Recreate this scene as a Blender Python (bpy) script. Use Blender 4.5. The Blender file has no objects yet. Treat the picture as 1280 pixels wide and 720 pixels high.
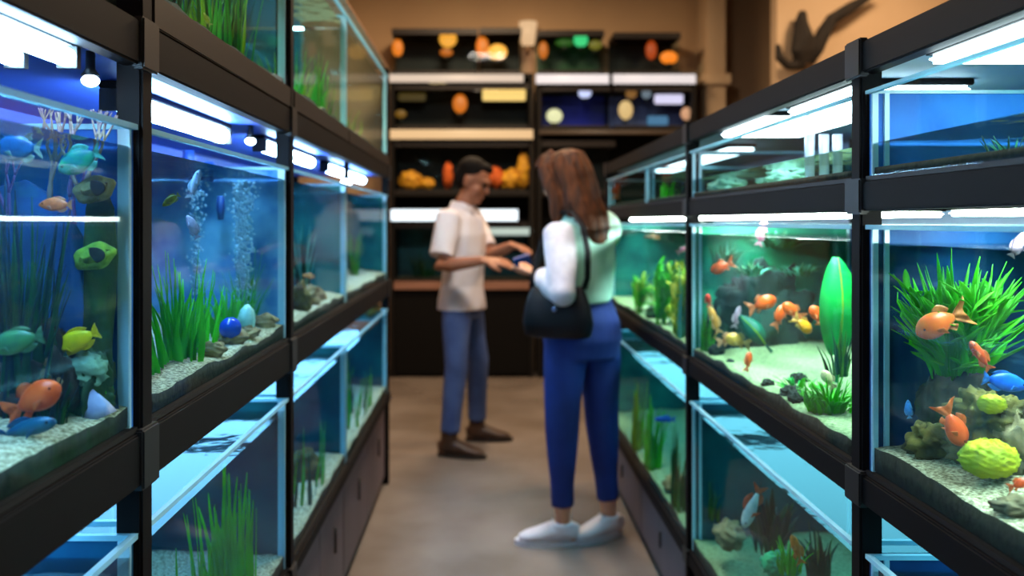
import bpy, bmesh, math, random
from mathutils import Vector, Matrix, noise
SC = bpy.context.scene
COL = SC.collection
R = math.radians
F, VX, VY, EYE = 1100.0, 605.0, 278.0, 1.38
rnd = random.Random(7)

def P(px, py, Y):
    "point at distance Y that the photograph shows at px, py"
    return Vector(((px - VX) / F * Y, Y, EYE - (py - VY) / F * Y))

# ---------------------------------------------------------------- materials
def s2l(c):
    return tuple((x / 12.92 if x <= .04045 else ((x + .055) / 1.055) ** 2.4) for x in c[:3]) + (1,)

def newmat(name):
    m = bpy.data.materials.new(name)
    m.use_nodes = True
    nt = m.node_tree
    b = nt.nodes['Principled BSDF']
    return m, nt, b

MC = {}
def mat(name, c, rough=.5, c2=None, scale=8., bump=0., metal=0., spec=.5, wave=None, sss=0., trans=0., stretch=(1, 1, 1)):
    key = (name, c, c2)
    if key in MC:
        return MC[key]
    m, nt, b = newmat(name)
    L = nt.links
    b.inputs['Roughness'].default_value = rough
    b.inputs['Metallic'].default_value = metal
    b.inputs['Specular IOR Level'].default_value = spec
    tc = nt.nodes.new('ShaderNodeTexCoord')
    mp = nt.nodes.new('ShaderNodeMapping')
    mp.inputs['Scale'].default_value = stretch
    L.new(tc.outputs['Object'], mp.inputs[0])
    if wave:
        n = nt.nodes.new('ShaderNodeTexWave')
        n.inputs['Scale'].default_value = scale
        n.inputs['Distortion'].default_value = wave
        n.inputs['Detail'].default_value = 3
    else:
        n = nt.nodes.new('ShaderNodeTexNoise')
        n.inputs['Scale'].default_value = scale
        n.inputs['Detail'].default_value = 5
    L.new(mp.outputs[0], n.inputs['Vector'])
    rp = nt.nodes.new('ShaderNodeValToRGB')
    a = s2l(c)
    z = s2l(c2) if c2 else tuple(x * .85 for x in a[:3]) + (1,)
    rp.color_ramp.elements[0].position = .35
    rp.color_ramp.elements[1].position = .65
    rp.color_ramp.elements[0].color = z
    rp.color_ramp.elements[1].color = a
    fac = n.outputs['Fac']
    L.new(fac, rp.inputs[0])
    L.new(rp.outputs[0], b.inputs['Base Color'])
    if bump:
        bp = nt.nodes.new('ShaderNodeBump')
        bp.inputs['Strength'].default_value = bump
        bp.inputs['Distance'].default_value = .01
        L.new(fac, bp.inputs['Height'])
        L.new(bp.outputs[0], b.inputs['Normal'])
    if trans:   # leaves let some light through
        out = nt.nodes['Material Output']
        t = nt.nodes.new('ShaderNodeBsdfTranslucent')
        L.new(rp.outputs[0], t.inputs[0])
        mx = nt.nodes.new('ShaderNodeMixShader')
        mx.inputs[0].default_value = trans
        L.new(b.outputs[0], mx.inputs[1]); L.new(t.outputs[0], mx.inputs[2])
        L.new(mx.outputs[0], out.inputs[0])
    MC[key] = m
    return m

def emit(name, c, s):
    key = (name, c, s)
    if key in MC:
        return MC[key]
    m, nt, b = newmat(name)
    b.inputs['Base Color'].default_value = (.03, .03, .03, 1)
    b.inputs['Emission Color'].default_value = s2l(c)
    b.inputs['Emission Strength'].default_value = s
    MC[key] = m
    return m

def clear(name, tint, refl=.5, rough=.02, ripple=0., ior=1.45, haze=None, hz=.06):
    m, nt, b = newmat(name)
    nt.nodes.remove(b)
    L = nt.links
    out = nt.nodes['Material Output']
    t = nt.nodes.new('ShaderNodeBsdfTransparent')
    t.inputs[0].default_value = tuple(tint) + (1,)
    if haze:     # veil colour on the faces stands in for glow scattered inside the water
        h = nt.nodes.new('ShaderNodeBsdfTranslucent'); h.inputs[0].default_value = tuple(haze) + (1,)
        mh = nt.nodes.new('ShaderNodeMixShader'); mh.inputs[0].default_value = hz
        L.new(t.outputs[0], mh.inputs[1]); L.new(h.outputs[0], mh.inputs[2])
        L.new(mh.outputs[0], out.inputs[0])
        t = mh
        if refl <= 0:
            return m
    elif refl <= 0:
        L.new(t.outputs[0], out.inputs[0])
        return m
    g = nt.nodes.new('ShaderNodeBsdfGlossy')
    g.inputs['Roughness'].default_value = rough
    fr = nt.nodes.new('ShaderNodeFresnel')
    fr.inputs[0].default_value = ior
    mu = nt.nodes.new('ShaderNodeMath'); mu.operation = 'MULTIPLY'
    mu.inputs[1].default_value = refl
    L.new(fr.outputs[0], mu.inputs[0])
    mx = nt.nodes.new('ShaderNodeMixShader')
    L.new(mu.outputs[0], mx.inputs[0]); L.new(t.outputs[0], mx.inputs[1]); L.new(g.outputs[0], mx.inputs[2])
    L.new(mx.outputs[0], out.inputs[0])
    if ripple:
        tc = nt.nodes.new('ShaderNodeTexCoord')
        n = nt.nodes.new('ShaderNodeTexNoise'); n.inputs['Scale'].default_value = 6; n.inputs['Detail'].default_value = 3
        L.new(tc.outputs['Object'], n.inputs['Vector'])
        bp = nt.nodes.new('ShaderNodeBump'); bp.inputs['Strength'].default_value = ripple; bp.inputs['Distance'].default_value = .02
        L.new(n.outputs[0], bp.inputs['Height'])
        L.new(bp.outputs[0], g.inputs['Normal'])
    return m

M_GLASS = clear('aquarium glass', (.96, .99, .995), .09)
M_WATER = {}
def water_mats(t):
    if t not in M_WATER:
        M_WATER[t] = (clear('water body', t, 0, haze=(.16, .55, .80) if t[0] < .82 else (.25, .62, .68), hz=.04 if t[0] < .82 else .018), clear('water surface', t, 1., .06, .3, 1.33, (.62, .92, .95), .12))  # pale mint mixed into the surface imitates its lamp reflections
    return M_WATER[t]
M_BLACK = mat('black rack metal', (.055, .044, .045), .6, (.04, .034, .037), 3, 0, 0, .1)
M_BOARD = mat('grey blue shelf board', (.56, .66, .78), .6, (.50, .60, .72), 3)
M_BOARDB = mat('deep blue shelf board', (.10, .27, .66), .55, (.08, .22, .58), 3)
M_BRACKET = mat('black plastic joint', (.03, .03, .035), .5)
M_TRIMB = mat('brown black tank trim', (.10, .075, .065), .5, (.08, .06, .055), 4, spec=.3)
M_EDGE = mat('pale cyan glass edge', (.86, .98, 1.), .25, (.78, .95, 1.), 3, trans=.25)
M_RIM = mat('pale glass rim', (.72, .93, .97), .2, (.62, .87, .95), 5, trans=.3)

# ---------------------------------------------------------------- mesh helper
ORG = {}
class MB:
    def __init__(self):
        self.v, self.f, self.mi, self.cur = [], [], [], 0
    def add(self, vs, fs):
        o = len(self.v)
        self.v += [Vector(p) for p in vs]
        self.f += [tuple(i + o for i in f) for f in fs]
        self.mi += [self.cur] * len(fs)
        return self
    def box(self, x0, x1, y0, y1, z0, z1):
        if x0 > x1: x0, x1 = x1, x0
        return self.add([(x0, y0, z0), (x1, y0, z0), (x1, y1, z0), (x0, y1, z0), (x0, y0, z1), (x1, y0, z1), (x1, y1, z1), (x0, y1, z1)],
                        [(0, 3, 2, 1), (4, 5, 6, 7), (0, 1, 5, 4), (1, 2, 6, 5), (2, 3, 7, 6), (3, 0, 4, 7)])
    def loft(self, pts, rad, ref=(0, 1, 0), seg=14, ridge=None, power=1.):
        "rings round a line of points; rad: r or (a along ref, b across)"
        pts = [Vector(p) for p in pts]
        n = len(pts)
        o = len(self.v)
        ref = Vector(ref)
        for i, p in enumerate(pts):
            t = (pts[min(i + 1, n - 1)] - pts[max(i - 1, 0)]).normalized()
            a = (ref - t * ref.dot(t))
            if a.length < 1e-3:
                a = t.orthogonal()
            a.normalize()
            b = t.cross(a)
            r = rad[i]
            ra, rb = (r, r) if not isinstance(r, (tuple, list)) else r
            for k in range(seg):
                u = 2 * math.pi * k / seg
                cu, su = math.cos(u), math.sin(u)
                if power != 1.:
                    cu = math.copysign(abs(cu) ** power, cu); su = math.copysign(abs(su) ** power, su)
                q = 1 + (ridge(u, i / (n - 1)) if ridge else 0)
                self.v.append(p + a * (cu * ra * q) + b * (su * rb * q))
        for i in range(n - 1):
            for k in range(seg):
                k2 = (k + 1) % seg
                self.f.append((o + i * seg + k, o + i * seg + k2, o + (i + 1) * seg + k2, o + (i + 1) * seg + k))
                self.mi.append(self.cur)
        self.f.append(tuple(o + k for k in range(seg))[::-1]); self.mi.append(self.cur)
        self.f.append(tuple(o + (n - 1) * seg + k for k in range(seg))); self.mi.append(self.cur)
        return self
    def ball(self, c, r, seg=14, rings=9, rot=None, fn=None):
        c = Vector(c)
        if not isinstance(r, (tuple, list)): r = (r, r, r)
        vs, fs = [], []
        for i in range(rings + 1):
            th = math.pi * i / rings
            for k in range(seg):
                u = 2 * math.pi * k / seg
                d = Vector((math.sin(th) * math.cos(u), math.sin(th) * math.sin(u), math.cos(th)))
                q = 1 + (fn(d) if fn else 0)
                p = Vector((d.x * r[0] * q, d.y * r[1] * q, d.z * r[2] * q))
                if rot: p = rot @ p
                vs.append(c + p)
        for i in range(rings):
            for k in range(seg):
                k2 = (k + 1) % seg
                fs.append((i * seg + k, (i + 1) * seg + k, (i + 1) * seg + k2, i * seg + k2))
        return self.add(vs, fs)
    def sheet(self, rows, th=.0012):
        "a curved sheet with thickness from rows of points"
        n, m = len(rows), len(rows[0])
        g = [[Vector(p) for p in r] for r in rows]
        N = []
        for i in range(n):
            for j in range(m):
                a = g[min(i + 1, n - 1)][j] - g[max(i - 1, 0)][j]
                b = g[i][min(j + 1, m - 1)] - g[i][max(j - 1, 0)]
                c = a.cross(b)
                N.append(c.normalized() * th / 2 if c.length > 1e-12 else Vector((0, th / 2, 0)))
        flat = [p for r in g for p in r]
        vs = [p + q for p, q in zip(flat, N)] + [p - q for p, q in zip(flat, N)]
        K = n * m
        fs = []
        for i in range(n - 1):
            for j in range(m - 1):
                a, b, c, d = i * m + j, i * m + j + 1, (i + 1) * m + j + 1, (i + 1) * m + j
                fs += [(a, d, c, b), (K + a, K + b, K + c, K + d)]
        ring = [j for j in range(m)] + [i * m + m - 1 for i in range(1, n)] + [(n - 1) * m + j for j in range(m - 2, -1, -1)] + [i * m for i in range(n - 2, 0, -1)]
        for a, b in zip(ring, ring[1:] + ring[:1]):
            fs.append((a, b, K + b, K + a))
        return self.add(vs, fs)
    def obj(self, name, m=None, parent=None, smooth=False, bevel=0, org=None, remesh=0, local=False, sm=0, label=None):
        me = bpy.data.meshes.new(name)
        vs = self.v
        if local:
            o0 = Vector((0, 0, 0))
        elif parent is not None:
            o0 = ORG[parent.name]
        else:
            if org is None:
                xs = [p.x for p in vs]; ys = [p.y for p in vs]; zs = [p.z for p in vs]
                org = ((min(xs) + max(xs)) / 2, (min(ys) + max(ys)) / 2, min(zs))
            o0 = Vector(org)
        me.from_pydata([tuple(p - o0) for p in vs], [], self.f)
        mats = m if isinstance(m, (list, tuple)) else [m]
        for x in mats:
            me.materials.append(x)
        if len(mats) > 1:
            for p, i in zip(me.polygons, self.mi): p.material_index = i
        bm = bmesh.new(); bm.from_mesh(me)
        bmesh.ops.remove_doubles(bm, verts=bm.verts, dist=1e-6)
        bmesh.ops.recalc_face_normals(bm, faces=bm.faces)
        if bevel:
            bmesh.ops.bevel(bm, geom=bm.edges[:], offset=bevel, segments=2, affect='EDGES', clamp_overlap=True)
        bm.to_mesh(me); bm.free()
        o = bpy.data.objects.new(name, me)
        COL.objects.link(o)
        if remesh:
            mod = o.modifiers.new('r', 'REMESH'); mod.mode = 'VOXEL'; mod.voxel_size = remesh
            if sm:
                s = o.modifiers.new('s', 'SMOOTH'); s.iterations = sm; s.factor = .5
            dg = bpy.context.evaluated_depsgraph_get()
            me2 = bpy.data.meshes.new_from_object(o.evaluated_get(dg))
            o.modifiers.clear()
            o.data = me2
            if not me2.materials: me2.materials.append(mats[0])
            me = me2
            smooth = True
        if smooth:
            for p in me.polygons: p.use_smooth = True
        if parent is not None:
            o.parent = parent
        elif not local:
            o.location = o0
        ORG[o.name] = o0
        if label: o['label'] = label
        return o

def tag(o, label, cat, group=None, kind=None):
    if label: o['label'] = label
    if cat: o['category'] = cat
    if group: o['group'] = group
    if kind: o['kind'] = kind
    return o

def empty(name, loc, label, cat, group=None, kind=None):
    o = bpy.data.objects.new(name, None)
    COL.objects.link(o)
    o.empty_display_size = .05
    o.location = loc
    ORG[o.name] = Vector(loc)
    return tag(o, label, cat, group, kind)

def struct(o):
    o['kind'] = 'structure'
    return o

# ---------------------------------------------------------------- room
m_floor = mat('worn grey brown concrete floor', (.50, .46, .43), .24, (.43, .39, .36), 2.5, .02)
m_wall = mat('warm plaster', (.66, .55, .42), .8, (.63, .52, .40), 1.5, .02)
m_wall2 = mat('pale plaster', (.74, .64, .52), .8, (.70, .60, .48), 1.5, .02)
m_ceil = mat('ceiling paint', (.55, .50, .45), .8)
B = MB
struct(B().box(-2.1, 4.2, -2.2, 8.5, -.1, 0).obj('floor', m_floor))
struct(B().box(-2.1, 4.2, -2.2, 8.5, 3.75, 3.85).obj('ceiling', m_ceil))
struct(B().box(-2.1, 4.2, 8.3, 8.4, 0, 3.75).obj('wall_back', m_wall))
struct(B().box(-2.1, -2.0, -2.2, 8.3, 0, 3.75).obj('wall_left', m_wall))
struct(B().box(4.1, 4.2, -2.2, 8.3, 0, 3.75).obj('wall_right', m_wall))
struct(B().box(-2.0, 4.1, -2.2, -2.1, 0, 3.75).obj('wall_front', m_wall))
struct(B().box(2.33, 4.1, 7.0, 7.15, 0, 3.75).obj('wall_partition', m_wall2))
struct(B().box(2.01, 2.19, 7.95, 8.3, 0, 3.75).obj('pillar', m_wall2, bevel=.01))
struct(B().box(1.97, 2.23, 7.91, 8.295, 2.62, 2.72).obj('trim_1', m_wall2, bevel=.01))
# ---------------------------------------------------------------- racks
def rack(name, label, xf, xb, beams, posts, y0, y1, zt):
    s = -1 if xf < 0 else 1
    r = empty(name, ((xf + xb) / 2, (y0 + y1) / 2, 0), label, 'rack')
    for z0, z1 in beams:
        B().box(xf, xf + s * .03, y0, y1, z0, z1).obj('shelf_beam', M_BLACK, r, bevel=.003)
        B().box(xf + s * .031, xb, y0, y1, z0 + .012, z1 - .001).obj('shelf_board', M_BOARDB if s < 0 else M_BOARD, r)
    B().box(xb + s * .001, xb + s * .012, y0, y1, beams[-1][0] if s < 0 else beams[2][0], beams[1][1] if s < 0 else beams[-1][1]).obj('back_board', M_BOARDB if s < 0 else M_BOARD, r)
    for y, w in posts:
        B().box(xf + s * .001, xf + s * .04, y - w / 2, y + w / 2, 0, zt).obj('post', M_BLACK, r, bevel=.004)
        B().box(xb - s * .001, xb - s * .04, y - w / 2, y + w / 2, 0, zt).obj('post', M_BLACK, r, bevel=.004)
        for z0, z1 in beams:
            B().box(xf - s * .006, xf + s * .012, y - .032, y + .032, z0 - .006, z1 + .006).obj('joint_bracket', M_BRACKET, r, bevel=.003)
    return r

LX, LB = -.5, -1.02
RX, RB = .65, 1.22
rl = rack('display_rack', 'long black metal rack of blue-lit tanks facing the woman\'s front, with an open top row', LX, LB,
          [(.995, 1.072), (1.61, 1.675), (.44, .478)], [(.29, .04), (1.31, .042), (2.30, .042), (4.645, .03)], .27, 4.66, 2.2)
rr = rack('display_rack', 'long black metal rack whose dark top rail runs beside the goldfish tanks', RX, RB,
          [(.895, .945), (1.40, 1.45), (.29, .328), (1.637, 1.692)], [(.38, .04), (1.542, .04), (2.83, .036), (4.70, .04)], .36, 4.72, 1.692)

m_cab = mat('grey brown cabinet laminate', (.38, .33, .36), .55, (.34, .295, .32), 6, 0, stretch=(1, 1, .1))
m_cab2 = mat('dark kick plate', (.09, .085, .09), .6)
def cabinet(xf, xb, y0, y1, z, label):
    s = -1 if xf < 0 else 1
    c = empty('base_cabinet', ((xf + xb) / 2, (y0 + y1) / 2, 0), label, 'cabinet', 'base cabinets under the tank racks')
    B().box(xf + s * .042, xb - s * .05, y0 + .002, y1 - .002, 0, z).obj('carcass', m_cab2, c)
    ym = (y0 + y1) / 2
    for a, b in ((y0 + .004, ym - .003), (ym + .003, y1 - .004)):
        d = B().box(xf + s * .022, xf + s * .042, a, b, .05, z - .012).obj('door', m_cab, c, bevel=.002)
        B().loft([(xf + s * .012, (a + b) / 2, z * .55), (xf + s * .012, (a + b) / 2, z * .75)], [.005, .005], seg=8).obj('handle', M_BRACKET, d, True)
for (a, b), w in zip(((.32, 1.288), (1.332, 2.278), (2.322, 3.27), (3.275, 4.629)),
                     ('under the lower tank nearest the camera on the blue rack', 'under the lower tank of bright green grass plants on the blue rack',
                      'under the third lower tank of the blue rack', 'under the lower tank at the far end of the blue rack')):
    cabinet(LX, LB, a, b, .438, 'grey two-door cabinet ' + w)
for (a, b), w in zip(((.41, 1.521), (1.563, 2.81), (2.85, 4.679)),
                     ('under the dark blue lower tank with no fish', 'under the lower tank holding the white and red koi', 'beside the woman\'s white sneakers under the plant tank')):
    cabinet(RX, RB, a, b, .288, 'grey two-door cabinet ' + w)

# ---------------------------------------------------------------- tanks
GLASS_T = .006
def end_mat(name, c, c2, sc=7):
    return mat(name, c, .6, c2, sc, 0, spec=.2)
E_BLUE = end_mat('blue tank backing', (.18, .50, .84), (.12, .40, .74))
E_BLUE2 = end_mat('mottled blue tank backing', (.66, .88, .96), (.20, .50, .80), 9)
E_TEAL = end_mat('teal tank backing', (.05, .42, .54), (.04, .30, .44))
E_DEEP = end_mat('deep blue tank backing', (.03, .27, .48), (.03, .20, .38))
E_GREEN = end_mat('green tank backing', (.18, .52, .46), (.08, .34, .34))
E_R2 = end_mat('mottled green tank backing', (.22, .66, .46), (.07, .42, .42), 5)
E_LOW = end_mat('deep sea green tank backing', (.05, .36, .36), (.03, .22, .28), 6)
E_DARK = end_mat('dark tank backing', (.06, .07, .09), (.04, .05, .06))

TANKS = []
def sand_at(p):
    'sand height below a point inside a tank, and the tank\'s limits'
    for (xa, xc, ya, yc, za, zc, s, zf, zk) in TANKS:
        if ya - .05 < p.y < yc + .05 and za - .12 < p.z < zc and (p.x < 0) == (s < 0) and p.y < 4.8:
            i = min(1, max(0, (p.x - xa) / (xc - xa) if s > 0 else (xc - p.x) / (xc - xa)))
            return za + zf + (zk - zf) * i ** .8, (xa, xc, ya, yc)
    return None, None
def aquarium(xf, xb, y0, y1, z0, z1, label, group, back, endf, wl, tint, sand=None, endn=None, rim=.008, trim=0, edges=True, sandcol=None, slab=None, rimm=None):
    s = -1 if xf < 0 else 1
    t = GLASS_T
    x0 = xf + s * .006          # front pane
    a = empty('aquarium', ((xf + xb) / 2, (y0 + y1) / 2, z0), label, 'aquarium', group)
    if trim:
        B().box(xf, xf + s * .02, y0, y1, z0, z0 + trim).obj('base_trim', M_TRIMB, a, bevel=.002)
        z0 += .004
    B().box(x0, xb - s * .05, y0, y1, z0, z0 + .008).obj('bottom_panel', M_TRIMB, a)
    zb = z0 + .008
    B().box(x0, x0 + s * t, y0, y1, zb, z1).obj('front_pane', M_GLASS, a)
    B().box(xb - s * .05, xb - s * .056, y0, y1, zb, z1).obj('back_panel', back, a, label=None)
    for y, mm in ((y0, endn), (y1 - t, endf)):
        B().box(x0 + s * (t + .0005), xb - s * .0565, y, y + t, zb, z1).obj('end_pane', mm or M_GLASS, a)
    if edges:
        x = x0 + s * .0062
        for y, dx, wd in ((y0 + t + .0005, 0, .006), (y1 - t - .0065, 0, .018 if s < 0 else .010)) + (((y1 - t - .0065, .021, .008),) if s > 0 else ()):
            B().box(x + s * dx, x + s * (dx + wd), y, y + .006, zb, z1).obj('glass_edge', M_EDGE, a)
        y = y1 - t - .0065
        if 1:
            B().box(xb - s * .058, xb - s * .066, y, y + .006, zb, z1).obj('glass_edge', M_EDGE, a)
    rm = B()
    rm.box(x0 - s * .001, x0 + s * .009, y0, y1, z1, z1 + rim)
    rm.box(xb - s * .048, xb - s * .058, y0, y1, z1, z1 + rim)
    rm.box(x0 + s * .009, xb - s * .058, y0, y0 + .01, z1, z1 + rim)
    rm.box(x0 + s * .009, xb - s * .058, y1 - .01, y1, z1, z1 + rim)
    rm.obj('rim', rimm or M_RIM, a)
    xi0, xi1 = x0 + s * (t + .002), xb - s * .059
    w = B()
    xa, xc = min(xi0, xi1), max(xi0, xi1)
    ya, yc = y0 + t + .007, y1 - t - .007
    w.add([(xa, ya, zb + .001), (xc, ya, zb + .001), (xc, yc, zb + .001), (xa, yc, zb + .001), (xa, ya, wl), (xc, ya, wl), (xc, yc, wl), (xa, yc, wl)],
          [(0, 3, 2, 1), (0, 1, 5, 4), (1, 2, 6, 5), (2, 3, 7, 6), (3, 0, 4, 7)])
    w.cur = 1
    w.add([(xa, ya, wl), (xc, ya, wl), (xc, yc, wl), (xa, yc, wl)], [(0, 1, 2, 3)])
    w.obj('water', list(water_mats(tint)), a)
    if sand:
        zf, zk = sand
        TANKS.append((xa, xc, ya, yc, zb, z1, s, zf, zk))                # height at the front glass and at the back
        n, m2 = 26, 44
        g = B()
        nx = [xi0 + s * .001 + (xi1 - xi0 - s * .002) * i / (n - 1) for i in range(n)]
        ny = [ya + .001 + (yc - ya - .002) * j / (m2 - 1) for j in range(m2)]
        vs = []
        for i, x in enumerate(nx):
            for y in ny:
                h = zf + (zk - zf) * (i / (n - 1)) ** .8 + .012 * noise.noise(Vector((x * 9, y * 9, z0 * 7))) + .004 * noise.noise(Vector((x * 60, y * 60, 3)))
                vs.append((x, y, zb + .002 + max(.012, h)))
        top = [(i * m2 + j, (i + 1) * m2 + j, (i + 1) * m2 + j + 1, i * m2 + j + 1) for i in range(n - 1) for j in range(m2 - 1)]
        K = len(vs)
        ring = [j for j in range(m2)] + [i * m2 + m2 - 1 for i in range(1, n)] + [(n - 1) * m2 + j for j in range(m2 - 2, -1, -1)] + [i * m2 for i in range(n - 2, 0, -1)]
        vs += [(vs[i][0], vs[i][1], zb + .002) for i in ring]
        sides = [(ring[i], ring[(i + 1) % len(ring)], K + (i + 1) % len(ring), K + i) for i in range(len(ring))]
        g.add(vs, top); g.cur = 1
        o = len(g.v) - len(vs)
        g.f += [tuple(i + o for i in f) for f in sides] + [tuple(range(K, K + len(ring)))]
        g.mi += [1] * (len(sides) + 1)
        tag(g.obj('gravel', [sandcol or M_SAND, M_MULM], None, True, org=((xa + xc) / 2, (ya + yc) / 2, zb + .002)), slab or ('gravel bed in the ' + label), 'gravel', None, 'stuff')
    return a

M_SAND = mat('speckled tan gravel', (.93, .90, .74), .9, (.46, .43, .30), 170, 1.)
M_SANDG = mat('pale green white sand', (.60, .68, .48), .9, (.42, .50, .34), 120, .6)
M_MULM = mat('dark olive substrate layer', (.16, .16, .09), .9, (.09, .085, .05), 60, .4)

def lamp_bar(xc, y0, y1, zt, w, th, strength, col, label, group, nb=1, gap=.05, round_=False, hang=0, panel=False):
    "light under a shelf: housing above, glowing tube(s) or panel below; its top touches zt"
    o = empty('aquarium_light', (xc, (y0 + y1) / 2, zt), label, 'aquarium light', group)
    tw = w * nb + gap * (nb - 1)
    B().box(xc - tw / 2, xc + tw / 2, y0, y1, zt - .012, zt).obj('housing', M_BLACK if not panel else M_BLACK, o, bevel=.002)
    for k in range(nb):
        x = xc - tw / 2 + w / 2 + k * (w + gap)
        if round_:
            B().loft([(x, y0 + .02, zt - .012 - th), (x, y1 - .02, zt - .012 - th)], [w / 2, w / 2], seg=12).obj('tube', emit('cool white tube', col, strength), o, True)
            for y in (y0 + .008, y1 - .02):
                B().box(x - w * .55, x + w * .55, y, y + .012, zt - .014 - th - w / 2, zt - .012).obj('tube_holder', M_BRACKET, o)
        else:
            B().box(x - w / 2 + .003, x + w / 2 - .003, y0 + .004, y1 - .004, zt - .012 - th, zt - .0121).obj('diffuser', emit('cool white diffuser', col, strength), o, bevel=min(.006, th * .45))
    return o

def spot_bulb(c, zt, r, label, group, s=30., col=(.8, .9, 1.)):
    o = empty('spot_lamp', (c[0], c[1], zt), label, 'lamp', group)
    c = Vector(c)
    B().loft([(c.x, c.y, zt), (c.x, c.y, c.z + r * 1.4), (c.x, c.y, c.z + r * .6)], [r * .5, r * .55, r * 1.1], seg=16).obj('socket', M_BRACKET, o, True)
    B().ball((c.x, c.y, c.z), (r, r, r * .7), 16, 10).obj('bulb', emit('cool bulb', col, s), o, True)
    return o

COOL = (.66, .85, 1.)
COOLR = (.93, 1., .97)
TL = (.80, .94, .99)       # water tint of the blue rack
TR = (.84, .97, .97)
GU, GM, GL = 'tanks on the top row of the blue rack', 'tanks on the middle row of the blue rack', 'tanks on the bottom row of the blue rack'
ysl = [(.32, 1.285), (1.335, 2.275), (2.325, 3.262), (3.272, 4.625)]
# middle row of the blue rack
lm = ['large tank with blue, yellow and orange fish beside the camera on the blue rack', 'tank with tall bright green grass plant and pale bubble column',
      'third tank of the middle row, with dim green stems and a tan rock', 'far end tank of the middle row, beside the man\'s back']
en = [E_BLUE, E_BLUE2, E_GREEN, E_GREEN]
for (a, b), l, e in zip(ysl, lm, en):
    aquarium(LX, LB, a, b, 1.074, 1.515, l, GM, E_BLUE, e, 1.49, TL, (.03, .075), sandcol=M_SAND)
# bottom row
ll = ['low tank whose bright rippled water surface shows at the photo\'s bottom corner', 'low tank with upright green grass stems and a wide white-lit surface',
      'low third tank with dark plants beside the dark cabinets', 'low far tank in the bottom row of the blue rack, nearest the man\'s boots']
for (a, b), l, e in zip(ysl, ll, [E_TEAL, E_LOW, E_LOW, E_LOW]):
    aquarium(LX, LB, a, b, .48, .918, l, GL, E_TEAL, e, .895, TL, (.03, .05), sandcol=M_SAND)
# top row
lu = ['top row tank full of grassy green plants, above the bubble column tank', 'top row tank with yellow green stems and a pale blue far pane', 'top row end tank through which the amber back shelves show']
for (a, b), l in zip(ysl[1:], lu):
    aquarium(LX, LB, a, b, 1.677, 2.14, l, GU, E_GREEN if a < 2 else E_TEAL, None, 2.10, (.90, .98, .97), (.05, .06), trim=.052, sandcol=M_SAND, endn=None)
# lights
GLT = 'light bars of the blue rack'
lamp_bar(-.580, .42, 1.17, 1.622, .024, .014, 100, COOL, 'twin bright white tubes over the tank of blue and yellow fish', GLT, 2, .045, True)
lamp_bar(-.64, 1.50, 2.17, 1.622, .036, .018, 100, COOL, 'bright white bar over the grass plant and bubble column tank', GLT, 1, 0, True)
lamp_bar(-.62, 2.42, 3.16, 1.622, .034, .016, 90, COOL, 'bright white bar over the third middle tank of the blue rack', GLT, 1, 0, True)
lamp_bar(-.62, 3.40, 4.50, 1.622, .034, .016, 60, COOL, 'white bar over the far end middle tank of the blue rack', GLT, 1, 0, True)
GSP = 'round bulbs of the blue rack'
spot_bulb(P(113, 101, 1.245), 1.622, .012, 'glowing bulb with black socket past the end of the twin tubes', GSP)
spot_bulb((-.585, 2.205, 1.583), 1.622, .013, 'round glowing bulb at the end of the bubble column tank', GSP)
spot_bulb((-.545, 2.36, 1.572), 1.622, .012, 'round glowing bulb just past the second post of the blue rack', GSP)
spot_bulb((-.535, 3.42, 1.535), 1.622, .020, 'round glowing bulb hung over the far end tank\'s front glass', GSP)
for (a, b), w in zip(ysl, ('lowest tank at the bottom corner', 'low tank of upright green grass', 'low third tank with dark plants', 'low far tank near the man\'s boots')):
    lamp_bar(-.72, a + .05, b - .05, .995 + .012, .26, .012, 8, (.45, .78, 1.), 'wide light bar under the shelf above the ' + w, 'light bars over the bottom row of the blue rack')
for (a, b), w in zip(ysl[1:], ('the grassy top tank', 'the yellow green top tank', 'the top end tank of amber views')):
    o = empty('aquarium_light', (-.76, (a + b) / 2, 2.148), 'slim light bar lying across the rims of ' + w, 'aquarium light', 'light bars on the top row tanks')
    B().box(-.80, -.72, a, b, 2.160, 2.185).obj('housing', M_BLACK, o, bevel=.003)
    B().box(-.79, -.73, a + .012, b - .012, 2.150, 2.160).obj('diffuser', emit('cool white diffuser', (.8, .97, 1.), 50), o)
    c = B().box(LX - .004, LB + .045, a, b, 2.186, 2.20).obj('cover_board', mat('orange brown cover', (.62, .42, .26), .5, (.54, .36, .22), 4, stretch=(1, 8, 1)), o, bevel=.002)  # top board in two streaky orange browns

# ---------------- the goldfish rack
GRU, GRM, GRL = 'shallow tanks on the top row of the goldfish rack', 'tanks on the middle row of the goldfish rack', 'tanks on the bottom row of the goldfish rack'
ysr = [(.41, 1.512), (1.572, 2.806), (2.856, 4.675)]
lr = ['large tank with the tall bushy green plant, stacked rocks and yellow coral', 'tank full of small orange goldfish over pale sand', 'planted tank with yellow and green leaves beside the woman\'s mint vest']
for (a, b), l, e, sc, sd in zip(ysr, lr, (E_DEEP, E_R2, E_GREEN), (M_SAND, M_SANDG, M_SANDG), ((.042, .085), (.028, .06), (.03, .05))):
    aquarium(RX, RB, a, b, .947, 1.368, l, GRM, E_DEEP, e, 1.345, TR, sd, sandcol=sc)
lr = ['low dark blue tank at the photo\'s bottom edge without fish', 'low tank with a white and red koi, an orange fish and green coral', 'low tank with yellow green stems next to the woman\'s jeans']
for (a, b), l, e in zip(ysr, lr, (E_DEEP, E_LOW, E_GREEN)):
    aquarium(RX, RB, a, b, .33, .803, l, GRL, E_TEAL, e, .785, TR, (.035, .06), sandcol=M_SANDG)
lr = ['shallow top tank under the widest white light panel', 'shallow top tank with white upright tubes and a rounded light panel', 'small shallow top tank with green plants and a wooden far edge', 'small shallow top tank holding an orange fish, above the woman\'s shoulder']
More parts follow.
